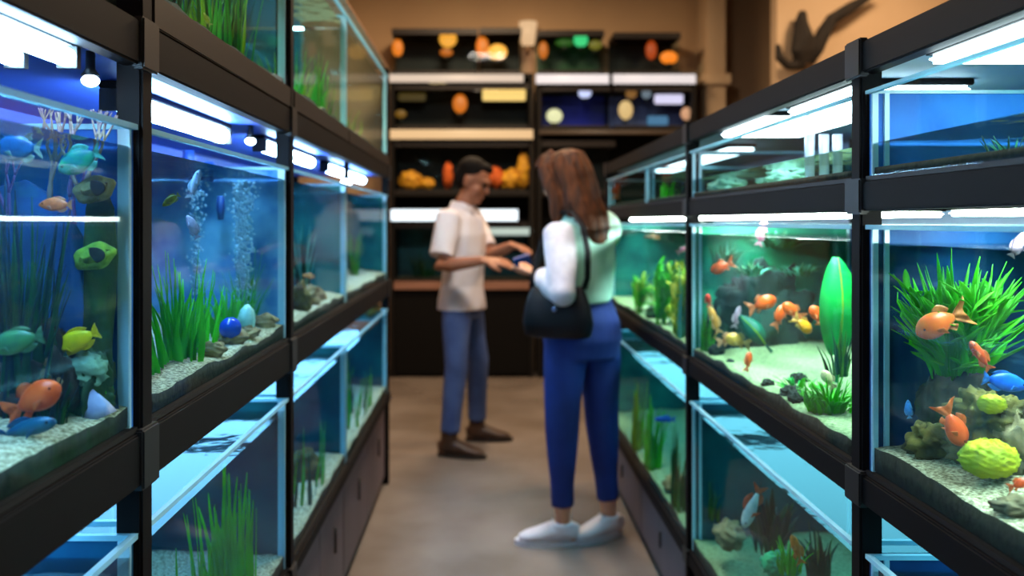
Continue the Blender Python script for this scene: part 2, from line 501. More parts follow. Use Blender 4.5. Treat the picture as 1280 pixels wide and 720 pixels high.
for (a, b), l, w in zip([ysr[0], ysr[1], (2.856, 3.58), (3.60, 4.675)], lr, (1.515, 1.515, 1.55, 1.55)):
    aquarium(RX, RB, a, b, 1.4515, 1.60, l, GRU, E_BLUE if a < 2.5 else E_DARK, None if a > .5 else E_BLUE, w, (.86, .97, .98), (.006, .012), rim=.006, sandcol=M_SANDG)
GLR = 'light panels of the goldfish rack'
for a, (c, d), w, xc, wd in zip((0, 0, 0, 3), ((.50, 1.36), (1.64, 2.0), (2.12, 2.52), (3.0, 4.3)), ('broad white light panel over the shallow tank nearest the camera', 'rounded white light panel just past the thick post, over the white tubes', 'rounded white light panel nearer the thin post in the top row', 'white light panel over the small far shallow tanks'), (.82, .80, .79, .88), (.28, .23, .23, .10)):
    lamp_bar(xc, c, d, 1.649, wd, .014, 16 if a < 2.5 else 4, (.86, .97, 1.), w, GLR)
for (a, b), w, s in zip(ysr, ('the bushy plant and coral tank', 'the goldfish school tank', 'the yellow and green planted tank'), (60, 75, 50)):
    lamp_bar(.81, a + .06, b - .06, 1.40 + .012, .10, .010, s, COOLR, 'white light bar under the shelf above ' + w, GLR)
for (a, b), w in zip(ysr, ('the dark blue low tank', 'the low koi tank', 'the low tank of yellow green stems')):
    lamp_bar(.90, a + .06, b - .06, .895 + .012, .26, .012, 4.5, (.45, .88, 1.), 'wide light bar under the shelf above ' + w, GLR)
# ---------------------------------------------------------------- fish
FM = {}
def fish_meshes(style):
    if style in FM: return FM[style]
    # unit length along +X (nose at +.5), height H, width W
    H, W, tail, pk, fins = {'gold': (.44, .27, .32, .42, 1), 'disc': (.52, .17, .20, .48, 1), 'oval': (.40, .17, .16, .50, .6), 'slim': (.26, .17, .22, .40, .7), 'koi': (.27, .22, .22, .38, .9)}[style]
    nose, ped = .5, -.5 + tail
    n = 13
    b = B()
    pts, rad = [], []
    for i in range(n):
        t = i / (n - 1)
        x = nose + (ped - nose) * t
        e = math.sin(math.pi * min(1, (t * .93 + .02)) ** (math.log(.5) / math.log(pk))) ** .72
        h = max(.03, H / 2 * e); w = max(.02, W / 2 * e)
        if i == n - 1: h, w = H * .13, W * .14
        pts.append((x, 0, H * .04 * math.sin(t * 3))); rad.append((w, h))
    b.loft(pts, rad, (0, 1, 0), 16)
    out = {'body': b}
    tf = B()
    rows = []
    nr = 7
    for i in range(nr):
        t = i / (nr - 1)
        row = []
        for j in range(11):
            v = j / 10 * 2 - 1
            sp = (.10 + .9 * t ** .8) * H * (.62 if style in ('gold', 'koi', 'slim') else .40)
            fork = (.35 if style != 'oval' else .1) * (1 - abs(v)) * t * tail
            row.append((ped + .02 - t * tail + fork, .035 * math.sin(v * 7 + t * 3) * t * (1 if style == 'gold' else .4), v * sp))
        rows.append(row)
    out['tail_fin'] = tf.sheet(rows, .014)
    def ridge_fin(x0, x1, hh, sgn, lean):
        f = B(); rows = []
        for i in range(5):
            t = i / 4; row = []
            for j in range(8):
                u = j / 7
                x = x0 + (x1 - x0) * u
                tt = (nose - x) / (nose - ped)
                e = math.sin(math.pi * min(1, (tt * .93 + .02)) ** (math.log(.5) / math.log(pk))) ** .72
                z = sgn * (H / 2 * e * .9 + hh * t * (math.sin(math.pi * (u * .8 + .12)) ** .6) * (1 + .08 * math.sin(u * 22)))
                row.append((x - lean * t, .012 * math.sin(u * 8) * t, z))
            rows.append(row)
        return f.sheet(rows, .012)
    out['dorsal_fin'] = ridge_fin(.18, ped + .10, .13 * fins, 1, .08)
    out['anal_fin'] = ridge_fin(-.02, ped + .06, .10 * fins, -1, .08)
    for nm, sg in (('pectoral_fin', 1), ('pectoral_fin', -1)):
        f = B(); rows = []
        for i in range(4):
            t = i / 3
            rows.append([(.20 - .14 * t + .02 * j, sg * (W * .40 + .07 * t), -H * .16 - .03 * t + (j - 1.5) * .03 * (.5 + t)) for j in range(4)])
        out['pectoral_fin' + ('' if sg > 0 else '_b')] = f.sheet(rows, .01)
    for sg in (1, -1):
        out['eye' + ('' if sg > 0 else '_b')] = B().ball((.385, sg * W * .33, H * .09), (.028, .016, .028), 10, 6)
    out['mouth'] = B().ball((nose - .005, 0, -.01), (.022, .022, .016), 8, 6)
    FM[style] = out
    return out

FD = {}
M_EYE = mat('black fish eye', (.02, .02, .02), .15)
def fish(px, py, Y, lpx, ang, style, c, cf, label, cat='fish', group=None, c2=None, yaw=0., cm=None):
    c0 = P(px, py, Y)
    L = lpx * Y / F
    a, y = R(ang), R(yaw)
    d = Vector((math.cos(a) * math.cos(y), math.sin(y), math.sin(a) * math.cos(y)))
    up = Vector((0, 0, 1)) - d * d.z
    if up.length < .25: up = Vector((-1, 0, .0)) - d * (-d.x)
    up.normalize()
    sd = up.cross(d).normalized()
    o = empty('fish', c0, label, cat, group)
    o.matrix_world = Matrix.Translation(c0) @ Matrix((d, sd, up)).transposed().to_4x4() @ Matrix.Scale(L, 4)
    mb = mat('fish skin', c, .35, c2 or tuple(x * .8 for x in c), 5, .05, spec=.4)
    mf = mat('fish fin', cf, .4, tuple(x * .85 for x in cf), 14, trans=.35)
    for k, b in fish_meshes(style).items():
        nm = k.replace('_b', '')
        m = M_EYE if nm == 'eye' else (mf if 'fin' in nm else mb)
        key = (style, k, m.name)
        if key not in FD:
            q = b.obj(nm, m, None, True, local=True)
            FD[key] = q.data
        else:
            q = bpy.data.objects.new(nm, FD[key]); COL.objects.link(q)
        q.parent = o
    return o

OR, RED, YEL, BLU = (.98, .34, .03), (.95, .20, .04), (.93, .86, .08), (.10, .42, .95)
OF = (.98, .58, .28)
GF1 = 'fish in the tank beside the camera on the blue rack'
# the big tank of the blue rack
fish(24, 186, 1.13, 62, 180, 'disc', (.05, .30, .52), (.55, .66, .62), 'dark blue disc-shaped fish with pale edged fins near the water surface', 'fish', GF1, (.03, .22, .42))
fish(101, 201, 1.20, 60, 205, 'disc', (.10, .58, .42), (.35, .80, .72), 'green disc fish tilted nose-down with a pale tail, beside the thin branching coral', 'fish', GF1, (.06, .46, .50))
fish(70, 256, 1.17, 42, 180, 'oval', (.98, .50, .25), (.95, .62, .42), 'small orange oval fish swimming level halfway up the blue tank', 'fish', GF1)
fish(94, 428, 1.20, 68, 207, 'oval', (.92, .86, .05), (.90, .82, .12), 'bright yellow oval fish above the pale coral heads', 'fish', GF1, (.80, .78, .04))
fish(20, 428, 1.06, 74, 195, 'oval', (.26, .52, .30), (.30, .54, .38), 'dull green oval fish level with the yellow fish', 'fish', GF1, (.20, .44, .30))
fish(64, 456, 1.19, 50, 205, 'oval', (.34, .56, .42), (.36, .56, .46), 'grey green fish hovering just under the dull green fish', 'fish', GF1)
fish(38, 503, 1.08, 84, 28, 'gold', (.98, .40, .12), (.97, .45, .18), 'large orange fish nose-up over the dark rocks', 'fish', GF1, (.92, .32, .08))
fish(30, 537, 1.06, 82, 14, 'slim', (.07, .36, .48), (.08, .34, .52), 'slim dark teal fish close above the gravel', 'fish', GF1, (.05, .26, .40))

# the bubble column tank
fish(214, 250, 1.52, 26, 215, 'oval', (.66, .78, .28), (.70, .80, .40), 'small yellow green fish near the post, above the grass plant', 'fish', None)
fish(241, 284, 1.68, 32, 115, 'oval', (.72, .70, .80), (.70, .72, .84), 'pale lilac fish nose-up in the blue water above the grass plant', 'fish', None)
fish(243, 232, 1.72, 40, 70, 'slim', (.70, .80, .90), (.72, .84, .92), 'pale silver slim fish rising above the lilac fish', 'fish', None)
# goldfish school
GG = 'goldfish in the school over pale sand'
school = [
 (904, 333, 2.62, 24, 205, 'gold', OR, 'orange goldfish alone at the upper end of the school, by the glass corner', 5),
 (886, 376, 2.66, 13, 100, 'gold', RED, 'tiny red goldfish by the corner glass of the goldfish tank', 0),
 (893, 401, 2.63, 28, 110, 'slim', (.95, .66, .30), 'slim yellow orange goldfish swimming up next to the corner glass', 0),
 (921, 397, 2.62, 22, 75, 'slim', (.82, .66, .74), 'pinkish white fish in front of the dark rock, left of the orange school', 0),
 (951, 381, 2.50, 30, 20, 'gold', (.97, .36, .04), 'orange goldfish with pale tail, the highest of the row before the dark rock', 0),
 (974, 397, 2.40, 26, 60, 'gold', (.96, .34, .04), 'orange goldfish nose-up between its neighbours in the row', 15),
 (992, 390, 2.35, 25, 145, 'gold', (.98, .38, .05), 'orange goldfish turned away from the broad leaf, just above the yellow one', 0),
 (1002, 405, 2.28, 25, -40, 'gold', (.97, .62, .06), 'yellow goldfish nose-down just below the orange row', 10),
 (1024, 397, 2.20, 26, 130, 'gold', (.98, .34, .04), 'orange goldfish closest to the broad green leaf', 0),
 (1036, 408, 2.12, 24, -35, 'gold', (.97, .46, .05), 'amber goldfish nose-down in front of the broad leaf\'s stalk', 0),
 (935, 453, 2.30, 20, 75, 'gold', (.96, .36, .10), 'red orange goldfish just above the sand', 10),
 (952, 292, 2.55, 26, 75, 'slim', (.88, .50, .62), 'pink fish right under the water surface', 0),
 (909, 425, 2.62, 24, 15, 'gold', (.90, .58, .34), 'peach goldfish low over the sand near the corner glass', 0),
 (924, 427, 2.50, 26, 165, 'gold', (.88, .68, .26), 'yellow tan goldfish low over the sand, next to the peach one', 0)]
for px, py, Y, l, a, st, c, lb, yw in school:
    fish(px, py, Y, l * 1.35, a, st, c, tuple(min(1, x * .7 + .26) for x in c), lb, 'fish', GG, None, yw)
fish(1036, 476, 1.86, 30, 125, 'gold', (.95, .88, .66), (.92, .84, .66), 'cream white goldfish above the small bright grass clump', 'fish', GG)
# the bushy plant tank
GP = 'fish in the tank of the bushy plant'
fish(1180, 402, 1.362, 74, 205, 'gold', (.98, .48, .18), (.99, .62, .34), 'orange goldfish with ruffled fins crossing in front of the bushy plant', 'fish', GP, (.95, .40, .14))
fish(1226, 446, 1.28, 46, 125, 'koi', (.98, .36, .10), (.98, .52, .26), 'orange fish nose-up touching the bright blue fish', 'fish', GP)
fish(1256, 478, 1.26, 58, -12, 'oval', (.10, .45, .95), (.20, .55, .95), 'bright royal blue fish over the stacked rocks', 'fish', GP, (.05, .34, .85))
fish(1190, 529, 1.30, 62, -65, 'gold', (.98, .38, .12), (.98, .50, .22), 'orange goldfish diving nose-down beside the yellow coral', 'fish', GP, (.95, .32, .10))
fish(1136, 512, 1.44, 24, 95, 'oval', (.22, .58, .96), (.35, .66, .96), 'small sky blue fish in front of the dark boulder', 'fish', GP)
fish(1272, 606, 1.15, 30, 20, 'gold', (.95, .34, .14), (.95, .46, .24), 'red orange fish just above the gravel at the photo\'s edge', 'fish', GP)
fish(1272, 306, 1.22, 36, 60, 'oval', (.86, .78, .90), (.88, .82, .92), 'pale pink fish high beside the bushy plant', 'fish', GP)
# low koi tank
fish(941, 632, 2.28, 58, 248, 'koi', (.88, .90, .86), (.94, .45, .28), 'white koi with red tail nose-down in the low tank', 'koi', None, (.70, .76, .76), 0)
fish(996, 688, 1.98, 40, 108, 'koi', (.97, .52, .12), (.97, .58, .2), 'orange koi swimming up in the low tank beside dark plants', 'koi', None)
# planted tank behind the post
GV = 'fish among the yellow and green leaves'
fish(826, 362, 3.5, 16, 80, 'gold', (.95, .46, .20), OF, 'small orange fish among the yellow and green leaves', 'fish', GV)
fish(852, 313, 3.15, 15, 30, 'gold', (.90, .48, .58), (.92, .6, .66), 'small pink fish next to the thin post', 'fish', GV)
fish(815, 296, 3.8, 20, 180, 'slim', (.92, .70, .55), OF, 'small peach fish near the surface of the planted tank', 'fish', GV)
fish(771, 240, 4.6, 20, 85, 'gold', (.97, .36, .14), OF, 'orange fish in the small shallow tank above the woman\'s shoulder', 'fish', None)
fish(832, 524, 3.5, 27, 180, 'slim', (.16, .40, .85), (.2, .46, .9), 'slim blue fish in the low tank of yellow green stems', 'fish', None)

# ---------------------------------------------------------------- plants
def leafmat(name, c, c2, sc=10):
    return mat(name, c, .5, c2, sc, trans=.4, spec=.3)
G1 = leafmat('bright grass green leaf', (.34, .88, .10), (.20, .70, .06))
G2 = leafmat('fresh green leaf', (.36, .80, .22), (.22, .62, .14))
G3 = leafmat('dark water plant', (.10, .34, .20), (.06, .22, .15))
G4 = leafmat('yellow green leaf', (.68, .80, .18), (.44, .66, .14))
G5 = leafmat('yellow leaf', (.93, .88, .20), (.80, .78, .16))
G6 = leafmat('broad leaf emerald', (.08, .80, .34), (.06, .62, .26))
G7 = leafmat('pale sea green stems', (.46, .80, .66), (.30, .62, .54))
G8 = leafmat('olive top plant', (.30, .52, .14), (.18, .38, .12))
G9 = leafmat('grey blue weed', (.10, .22, .30), (.05, .12, .18))

def blades(base, n, h, spread, w, m, label, seed, lean=(0, 0), foot=.02, vary=.45, curl=.5, name='aquatic_plant', group=None, segs=7, ex=(1, 1), xmin=None, xmax=None, prof='grass', lift=0., bounds=None):
    r = random.Random(seed)
    b = B()
    base = Vector(base)
    h0, lim = sand_at(base)
    if lim:
        base.x = min(max(base.x, lim[0] + .012), lim[1] - .012)
        h0, lim = sand_at(base)
        if base.z < h0 + .03: base.z = h0 - .004
        lm = (lim[0] + .009, lim[1] - .009, lim[2] + .009, lim[3] - .009)
        bounds = (max(bounds[0], lm[0]), min(bounds[1], lm[1]), max(bounds[2], lm[2]), min(bounds[3], lm[3])) if bounds else lm
    mats = m if isinstance(m, (list, tuple)) else [m]
    for k in range(n):
        b.cur = r.randrange(len(mats))
        u = r.uniform(0, 2 * math.pi)
        q = r.random() ** .6
        d = Vector((math.cos(u), math.sin(u), 0))
        fr = foot * r.random()
        root = base + Vector((d.x * ex[0], d.y * ex[1], 0)) * fr + Vector((0, 0, lift * r.random()))
        hh = h * (1 - vary * r.random()) * (1 - .25 * q)
        out = Vector((d.x * (1 if ex[0] == 1 else .5), d.y, 0)) * spread * q + Vector((lean[0], lean[1], 0)) * r.uniform(.5, 1.2)
        ww = w * r.uniform(.7, 1.2)
        sd = d.cross(Vector((0, 0, 1)))
        sd = (sd * math.cos(q) + d * math.sin(r.uniform(-1, 1))).normalized()
        rows = []
        ph = r.uniform(0, 6)
        for i in range(segs + 1):
            t = i / segs
            p = root + Vector((0, 0, hh * (t - curl * q * t ** 3 * .35))) + out * (t ** 1.6) + sd * (.012 * math.sin(t * 4 + ph) * h)
            if prof == 'grass': e = (1 - t) ** .5 * (.55 + .45 * math.sin(math.pi * min(1, t * 1.6 + .1)))
            else: e = math.sin(math.pi * min(.99, .04 + t * .95)) ** .8
            if bounds:
                p.x = min(max(p.x, bounds[0]), bounds[1]); p.y = min(max(p.y, bounds[2]), bounds[3])
            e = max(e, .06) * ww / 2
            nrm = d * (.25 * e)
            rows.append([p - sd * e + nrm, p, p + sd * e + nrm])
        b.sheet(rows, .0008)
    return tag(b.obj(name, mats, None, True, org=base), label, 'plant', group)

def stems(base, n, h, spread, leaf, m, label, seed, foot=.03, pairs=8, group=None, lean=(0, 0), bounds=None):
    "upright stems with pairs of lance leaves"
    r = random.Random(seed)
    b = B(); base = Vector(base)
    h0, lim = sand_at(base)
    if lim:
        base.x = min(max(base.x, lim[0] + .03), lim[1] - .03)
        h0, lim = sand_at(base)
        if base.z < h0 + .03: base.z = h0 - .004
        bounds = (lim[0] + .006, lim[1] - .006, lim[2] + .006, lim[3] - .006)
    mats = m if isinstance(m, (list, tuple)) else [m]
    for k in range(n):
        u = r.uniform(0, 6.28); d = Vector((math.cos(u), math.sin(u), 0))
        q = r.random() ** .5
        root = base + d * foot * r.random()
        hh = h * r.uniform(.65, 1)
        tip = root + d * spread * q + Vector((lean[0], lean[1], hh * (1 - .22 * q * q)))
        pts = []
        for i in range(6):
            t = i / 5
            pts.append(root.lerp(tip, t) + Vector((0, 0, hh * .14 * q * math.sin(t * math.pi))))
            if bounds:
                pts[-1].x = min(max(pts[-1].x, bounds[0]), bounds[1]); pts[-1].y = min(max(pts[-1].y, bounds[2]), bounds[3])
        b.cur = k % len(mats)
        b.loft(pts, [.0028] * 5 + [.001], seg=6)
        for j in range(pairs):
            t = (j + 1.2) / (pairs + .3)
            f = t * 5; i = min(4, int(f)); p = pts[i].lerp(pts[i + 1], f - i)
            for s in (0, 1):
                v = r.uniform(0, 6.28) + s * 3.14
                o = Vector((math.cos(v), math.sin(v), r.uniform(.5, 1.5))).normalized()
                sd = o.cross(Vector((0, 0, 1))).normalized()
                lg = leaf * r.uniform(.7, 1.15)
                rows = []
                for a in range(6):
                    tt = a / 5
                    c = p + o * lg * tt - Vector((0, 0, .22 * lg * tt * tt))
                    if bounds:
                        c.x = min(max(c.x, bounds[0]), bounds[1]); c.y = min(max(c.y, bounds[2]), bounds[3])
                    e = max(.05, math.sin(math.pi * min(.98, .06 + tt * .9))) * lg * .085
                    rows.append([c - sd * e, c - Vector((0, 0, e * .4)), c + sd * e])
                b.sheet(rows, .0008)
    return tag(b.obj('aquatic_plant', mats, None, True, org=base), label, 'plant', group)

def rock(c, r, m, label, seed, name='rock', rough=.35, freq=2.2, cat='rock', group=None, seg=40, ground=True):
    def fn(d):
        p = d * freq + Vector((seed * 3.1, seed * 1.7, seed))
        return rough * noise.noise(p) + rough * .5 * noise.noise(p * 2.3) + rough * .28 * abs(noise.noise(p * 5)) + rough * .14 * noise.noise(p * 11)
    c = Vector(c)
    rr = r if isinstance(r, (tuple, list)) else (r, r, r)
    h, lim = sand_at(c)
    if lim:
        k = 1 + rough * .45
        c.x = min(max(c.x, lim[0] + rr[0] * k), lim[1] - rr[0] * k); c.y = min(max(c.y, lim[2] + rr[1] * k), lim[3] - rr[1] * k)
        h, _ = sand_at(c)
        if ground and c.z - rr[2] < h + .05: c.z = h + rr[2] * .55
    b = B().ball(c, r, seg, seg * 2 // 3, None, fn)
    return tag(b.obj(name, m, None, True), label, cat, group)

K_DARK = mat('dark brown rock', (.17, .12, .075), .85, (.09, .065, .045), 14, .6)
K_MOSS = mat('mossy olive rock', (.46, .41, .17), .9, (.17, .16, .07), 26, .9)
K_GREY = mat('grey tan rock', (.60, .53, .38), .85, (.30, .27, .19), 22, .8)
K_GREEN = mat('green mossed rock', (.14, .30, .12), .9, (.07, .17, .10), 24, .8)
K_TEALM = mat('dark teal rockwork', (.012, .07, .10), .9, (.07, .24, .20), 7, .8)
K_PALE = mat('pale green coral', (.56, .74, .60), .8, (.36, .54, .46), 26, .6)
K_YEL = mat('yellow coral', (.86, .88, .06), .7, (.58, .66, .04), 18, .7, wave=None)
K_TAN = mat('tan rock', (.62, .54, .36), .9, (.42, .36, .22), 24, .7)

def tube_coral(base, h, m, label, seed, n=5, spread=.5, r0=.004, depth=3):
    r = random.Random(seed); b = B()
    def grow(p, d, l, rad, k):
        pts = [p]; q = p; dd = d
        for i in range(4):
            dd = (dd + Vector((r.uniform(-.2, .2), r.uniform(-.1, .1), .12))).normalized()
            q = q + dd * l / 4; pts.append(q)
        b.loft(pts, [rad, rad * .9, rad * .85, rad * .8, rad * .6], seg=7)
        if k > 0:
            for s in (-1, 1):
                grow(q, (dd + Vector((s * spread * r.uniform(.5, 1), r.uniform(-.2, .2), .1))).normalized(), l * .68, rad * .75, k - 1)
    base = Vector(base)
    for i in range(n):
        grow(base + Vector((r.uniform(-.006, .006), 0, 0)), Vector(((i - (n - 1) / 2) * .22, 0, 1)).normalized(), h * .45, r0, depth)
    return tag(b.obj('branching_coral', m, None, True, org=base), label, 'coral')

def sponge(c, r, ang, m, label, seed):
    "a hollow cup sponge with a dark mouth"
    o = empty('cup_sponge', c, label, 'sponge')
    d = Vector((math.cos(ang) * .35, -1, math.sin(ang) * .35)).normalized()
    c = Vector(c)
    prof = [(-1.1, .45), (-.7, .85), (-.1, 1.05), (.35, .98), (.62, .82), (.66, .62), (.5, .5), (.1, .42), (-.3, .2)]
    ob = B().loft([c + d * r * a for a, q in prof], [(r * q * 1.5, r * q) for a, q in prof], (math.cos(.35), 0, math.sin(.35)), 22,
                  lambda u, t: .07 * math.sin(u * 5 + seed) + .04 * math.sin(u * 11)).obj('cup', m, o, True)
    B().ball(c + d * r * .64, (r * .92, r * .08, r * .62), 18, 8).obj('mouth', mat('dark sponge mouth', (.05, .035, .03), .9), o, True)
    return o
# ---------------------------------------------------------------- what stands in the tanks
# big tank of the blue rack; sand level about 1.125 at the glass, 1.165 at the back
def sandz(x, tank0, zf, zk, xf, xb): return tank0 + .01 + zf + (zk - zf) * ((abs(x) - abs(xf)) / .46) ** .8 - .004
bL = (-.94, -.52)
def Lb(y0, y1): return (-.95, -.524, y0 + .015, y1 - .015)
rock((-.545, 1.235, 1.15), (.022, .035, .055), K_GREEN, 'green mossy stone at the foot of the rock column', 3)
cb = B()
cb.loft([(-.548, 1.25, 1.12), (-.55, 1.25, 1.19), (-.546, 1.252, 1.26), (-.548, 1.25, 1.33), (-.545, 1.252, 1.40), (-.547, 1.25, 1.435)],
        [.016, .022, .019, .023, .018, .008], seg=20, ridge=lambda u, t: .22 * math.sin(u * 3 + t * 9) + .12 * math.sin(u * 7 - t * 21))
tag(cb.obj('rock_column', K_GREEN, None, True), 'slender dark green mossy rock column rising near the tank corner', 'rock')
sponge((-.541, 1.222, 1.426), .018, .3, mat('brown sponge', (.56, .52, .32), .9, (.34, .36, .2), 60, .6), 'brown cup sponge with a dark mouth, the upper one on the rock column', 1)
sponge((-.541, 1.222, 1.333), .018, .5, mat('lime sponge', (.55, .72, .20), .9, (.36, .54, .14), 60, .6), 'lime green cup sponge with a dark mouth, the lower one on the rock column', 2)
blades((-.62, 1.16, 1.13), 90, .34, .05, .016, [G9, G3], 'dark wispy tall weed standing up the tank beside the camera', 11, curl=.1, foot=.045, bounds=Lb(.32, 1.24))
rock((-.66, 1.16, 1.155), (.09, .05, .055), K_DARK, 'dark low reef rock under the orange fish', 5)
rock((-.60, 1.20, 1.175), (.045, .035, .06), K_DARK, 'dark rock stump below the pale coral head', 6, rough=.5, ground=False)
rock(P(16, 472, 1.17), (.055, .03, .034), K_GREY, 'grey pitted stone under the dull green fish', 8, rough=.5, freq=3, ground=False)
rock(P(52, 478, 1.21), (.03, .02, .022), K_GREY, 'small grey stone next to the pitted stone', 18, rough=.5, freq=3, ground=False)
rock(P(102, 463, 1.215), (.034, .018, .024), K_PALE, 'pale green coral head below the yellow fish', 9, 'coral_head', .3, 4, 'coral', ground=False)
rock(P(120, 490, 1.228), (.030, .016, .026), K_GREEN, 'dark green mossy stone under the pale coral head', 10)
blades((-.545, 1.235, 1.135), 34, .06, .022, .006, [G1, G3], 'low bright green weed tuft near the tank corner', 12, foot=.02, bounds=(-.58, -.522, 1.2, 1.265))
blades(P(66, 520, 1.15), 40, .085, .03, .007, [G3, G9], 'dark green weed tuft between the orange fish and the white shell', 13, foot=.02)
sh = B(); c = Vector((-.538, 1.205, 1.134))
sh.loft([c + Vector((.012, 0, -.022)), c + Vector((.006, 0, -.008)), c + Vector((-.003, 0, .012)), c + Vector((-.008, 0, .026))], [(.022, .012), (.018, .011), (.009, .006), (.001, .001)], (1, 0, 0), 18, lambda u, t: .16 * math.sin(u * 6 + t * 14))
tag(sh.obj('shell', mat('lilac white shell', (.72, .78, .90), .5, (.55, .62, .80), 30, .3), None, True), 'white blue pointed shell standing on the gravel in front of the green mossy stone', 'shell')
CB = mat('pinkish tan gorgonian', (.66, .60, .48), .8, (.50, .42, .50), 30)
CV = mat('violet gorgonian', (.46, .30, .58), .8, (.30, .24, .50), 30)
tube_coral(P(105, 247, 1.235), .115, CB, 'thin tan branching coral fanning up behind the green disc fish', 4, 3, .35, .0034)
tube_coral(P(60, 250, 1.25), .125, CB, 'thin tan branching coral near the blue disc fish\'s tail', 5, 2, .3, .0032)
tube_coral(P(90, 280, 1.24), .085, CV, 'violet branching coral under the green disc fish', 6, 2, .4, .003)
tube_coral(P(12, 275, 1.22), .085, CV, 'violet branching coral below the blue disc fish', 7, 2, .4, .003)
# a reef wall carries the branching corals
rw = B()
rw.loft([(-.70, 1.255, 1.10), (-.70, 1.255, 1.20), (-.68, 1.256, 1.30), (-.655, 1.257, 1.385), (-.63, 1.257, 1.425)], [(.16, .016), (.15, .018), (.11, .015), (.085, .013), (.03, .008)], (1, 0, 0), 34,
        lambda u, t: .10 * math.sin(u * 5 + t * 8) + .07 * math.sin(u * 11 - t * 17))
tag(rw.obj('reef_wall', mat('two-tone blue reef', (.06, .24, .44), .9, (.10, .34, .62), 10, .6), None, True), 'blue reef panel behind the fish against the far pane', 'reef')  # reef colour mottled from two blues

# bubble column tank: sand 1.115.. , Y 1.335-2.275
b2 = Lb(1.335, 2.275)
blades((-.572, 1.66, 1.115), 80, .235, .085, .017, G1, 'tall bright green grass plant in the tank of the bubble column', 21, foot=.17, vary=.5, curl=.25, bounds=b2, ex=(.22, 1))
blades((-.60, 2.06, 1.12), 60, .14, .07, .014, [G1, G2], 'shorter green grass clump beside the blue ball', 22, foot=.11, bounds=b2, ex=(.4, 1))
blades((-.60, 2.2, 1.12), 26, .22, .05, .008, [G7, G2], 'pale thin weed by the second post', 23, foot=.03, curl=.1, bounds=(-.95, -.53, 1.36, 2.25))
B_ = B().ball((-.552, 1.915, 1.15), .024, 24, 16)
tag(B_.obj('glass_ball', mat('glossy blue ball', (.06, .28, .80), .08, (.05, .22, .66), 5), None, True), 'glossy blue ball with a white highlight beside the grass plant', 'ball')
c = Vector((-.548, 2.03, 1.155))
tag(B().loft([c + Vector((0, 0, -.036)), c + Vector((0, 0, -.02)), c, c + Vector((.002, 0, .024)), c + Vector((.002, 0, .036))], [.008, .017, .02, .014, .003], seg=20, ridge=lambda u, t: .08 * math.sin(u * 8)).obj('shell', mat('mint white shell', (.66, .88, .82), .5, (.46, .70, .66), 40, .3), None, True), 'mint white upright shell next to the blue ball', 'shell')
for k, (px, py, Y, r) in enumerate(((352, 425, 2.20, .035), (335, 441, 2.02, .028), (318, 452, 1.93, .030), (282, 470, 1.76, .026))):
    rock(P(px, py, Y), (r, r * .9, r * .6), K_TAN, ('tan rock against the second post', 'tan rock in front of the pale thin weed', 'flat tan rock below the short grass clump', 'tan rock lowest along the grass plant\'s gravel')[k], 30 + k, rough=.3)
def bubbles(x, y, z0, z1, w, n, label, seed):
    r = random.Random(seed); b = B()
    for k in range(n):
        t = r.random()
        b.ball((x + r.gauss(0, w * (.5 + .5 * t)), y + r.gauss(0, w * .4), z0 + (z1 - z0) * t), r.uniform(.0018, .0042), 7, 5)
    return tag(b.obj('air_bubbles', mat('pale air bubbles', (.78, .93, .96), .15, (.70, .88, .93), 20, trans=.4), None, True), label, 'bubbles', None, 'stuff')
bubbles(-.60, 2.19, 1.17, 1.485, .016, 900, 'pale rising curtain of air bubbles behind the short grass clump', 3)
bubbles(-.72, 2.20, 1.20, 1.485, .012, 260, 'faint second stream of bubbles toward the back of the grass plant tank', 4)
dk = B()
for (px, py, w, h) in ((236, 205, .035, .07), (276, 260, .022, .06), (262, 215, .03, .05)):
    q = P(px, py, 2.2); dk.loft([(q.x, 2.2, q.z + h / 2), (q.x, 2.2, q.z), (q.x, 2.2, q.z - h / 2)], [w * .4, w * .5, w * .3], seg=14)
q = P(256, 215, 2.2)
dk.loft([(q.x - .08, 2.2, 1.50), (q.x, 2.2, 1.49), (q.x + .08, 2.2, 1.50)], [.006, .006, .006], seg=8)
tag(dk.obj('internal_filter', mat('blue grey filter plastic', (.08, .26, .56), .5, (.06, .2, .46), 5), None, True, bevel=0), 'blue grey filter pieces hanging at the far pane of the bubble column tank', 'filter')
# third and fourth middle tanks
blades((-.60, 2.9, 1.12), 40, .30, .04, .012, [G3, G7], 'dim green upright stems in the third tank of the blue rack', 41, curl=.1, bounds=(-.94, -.53, 2.36, 3.23))
rock(P(402, 392, 2.85), (.055, .05, .035), K_TAN, 'tan rock on the gravel of the third tank', 42)
rock(P(388, 398, 2.62), (.03, .03, .05), K_MOSS, 'brown upright stone against the glass of the third tank', 43)
fish(386, 345, 2.8, 16, 175, 'oval', (.92, .62, .34), OF, 'small tan fish in the dim third tank', 'fish', None)
blades((-.62, 4.2, 1.12), 30, .28, .05, .016, [G3, G2], 'dim green stems in the far end tank', 44, curl=.1, bounds=(-.94, -.53, 3.3, 4.58))
rock(P(462, 385, 4.3), (.05, .06, .035), K_MOSS, 'brown stone in the far end tank', 45)
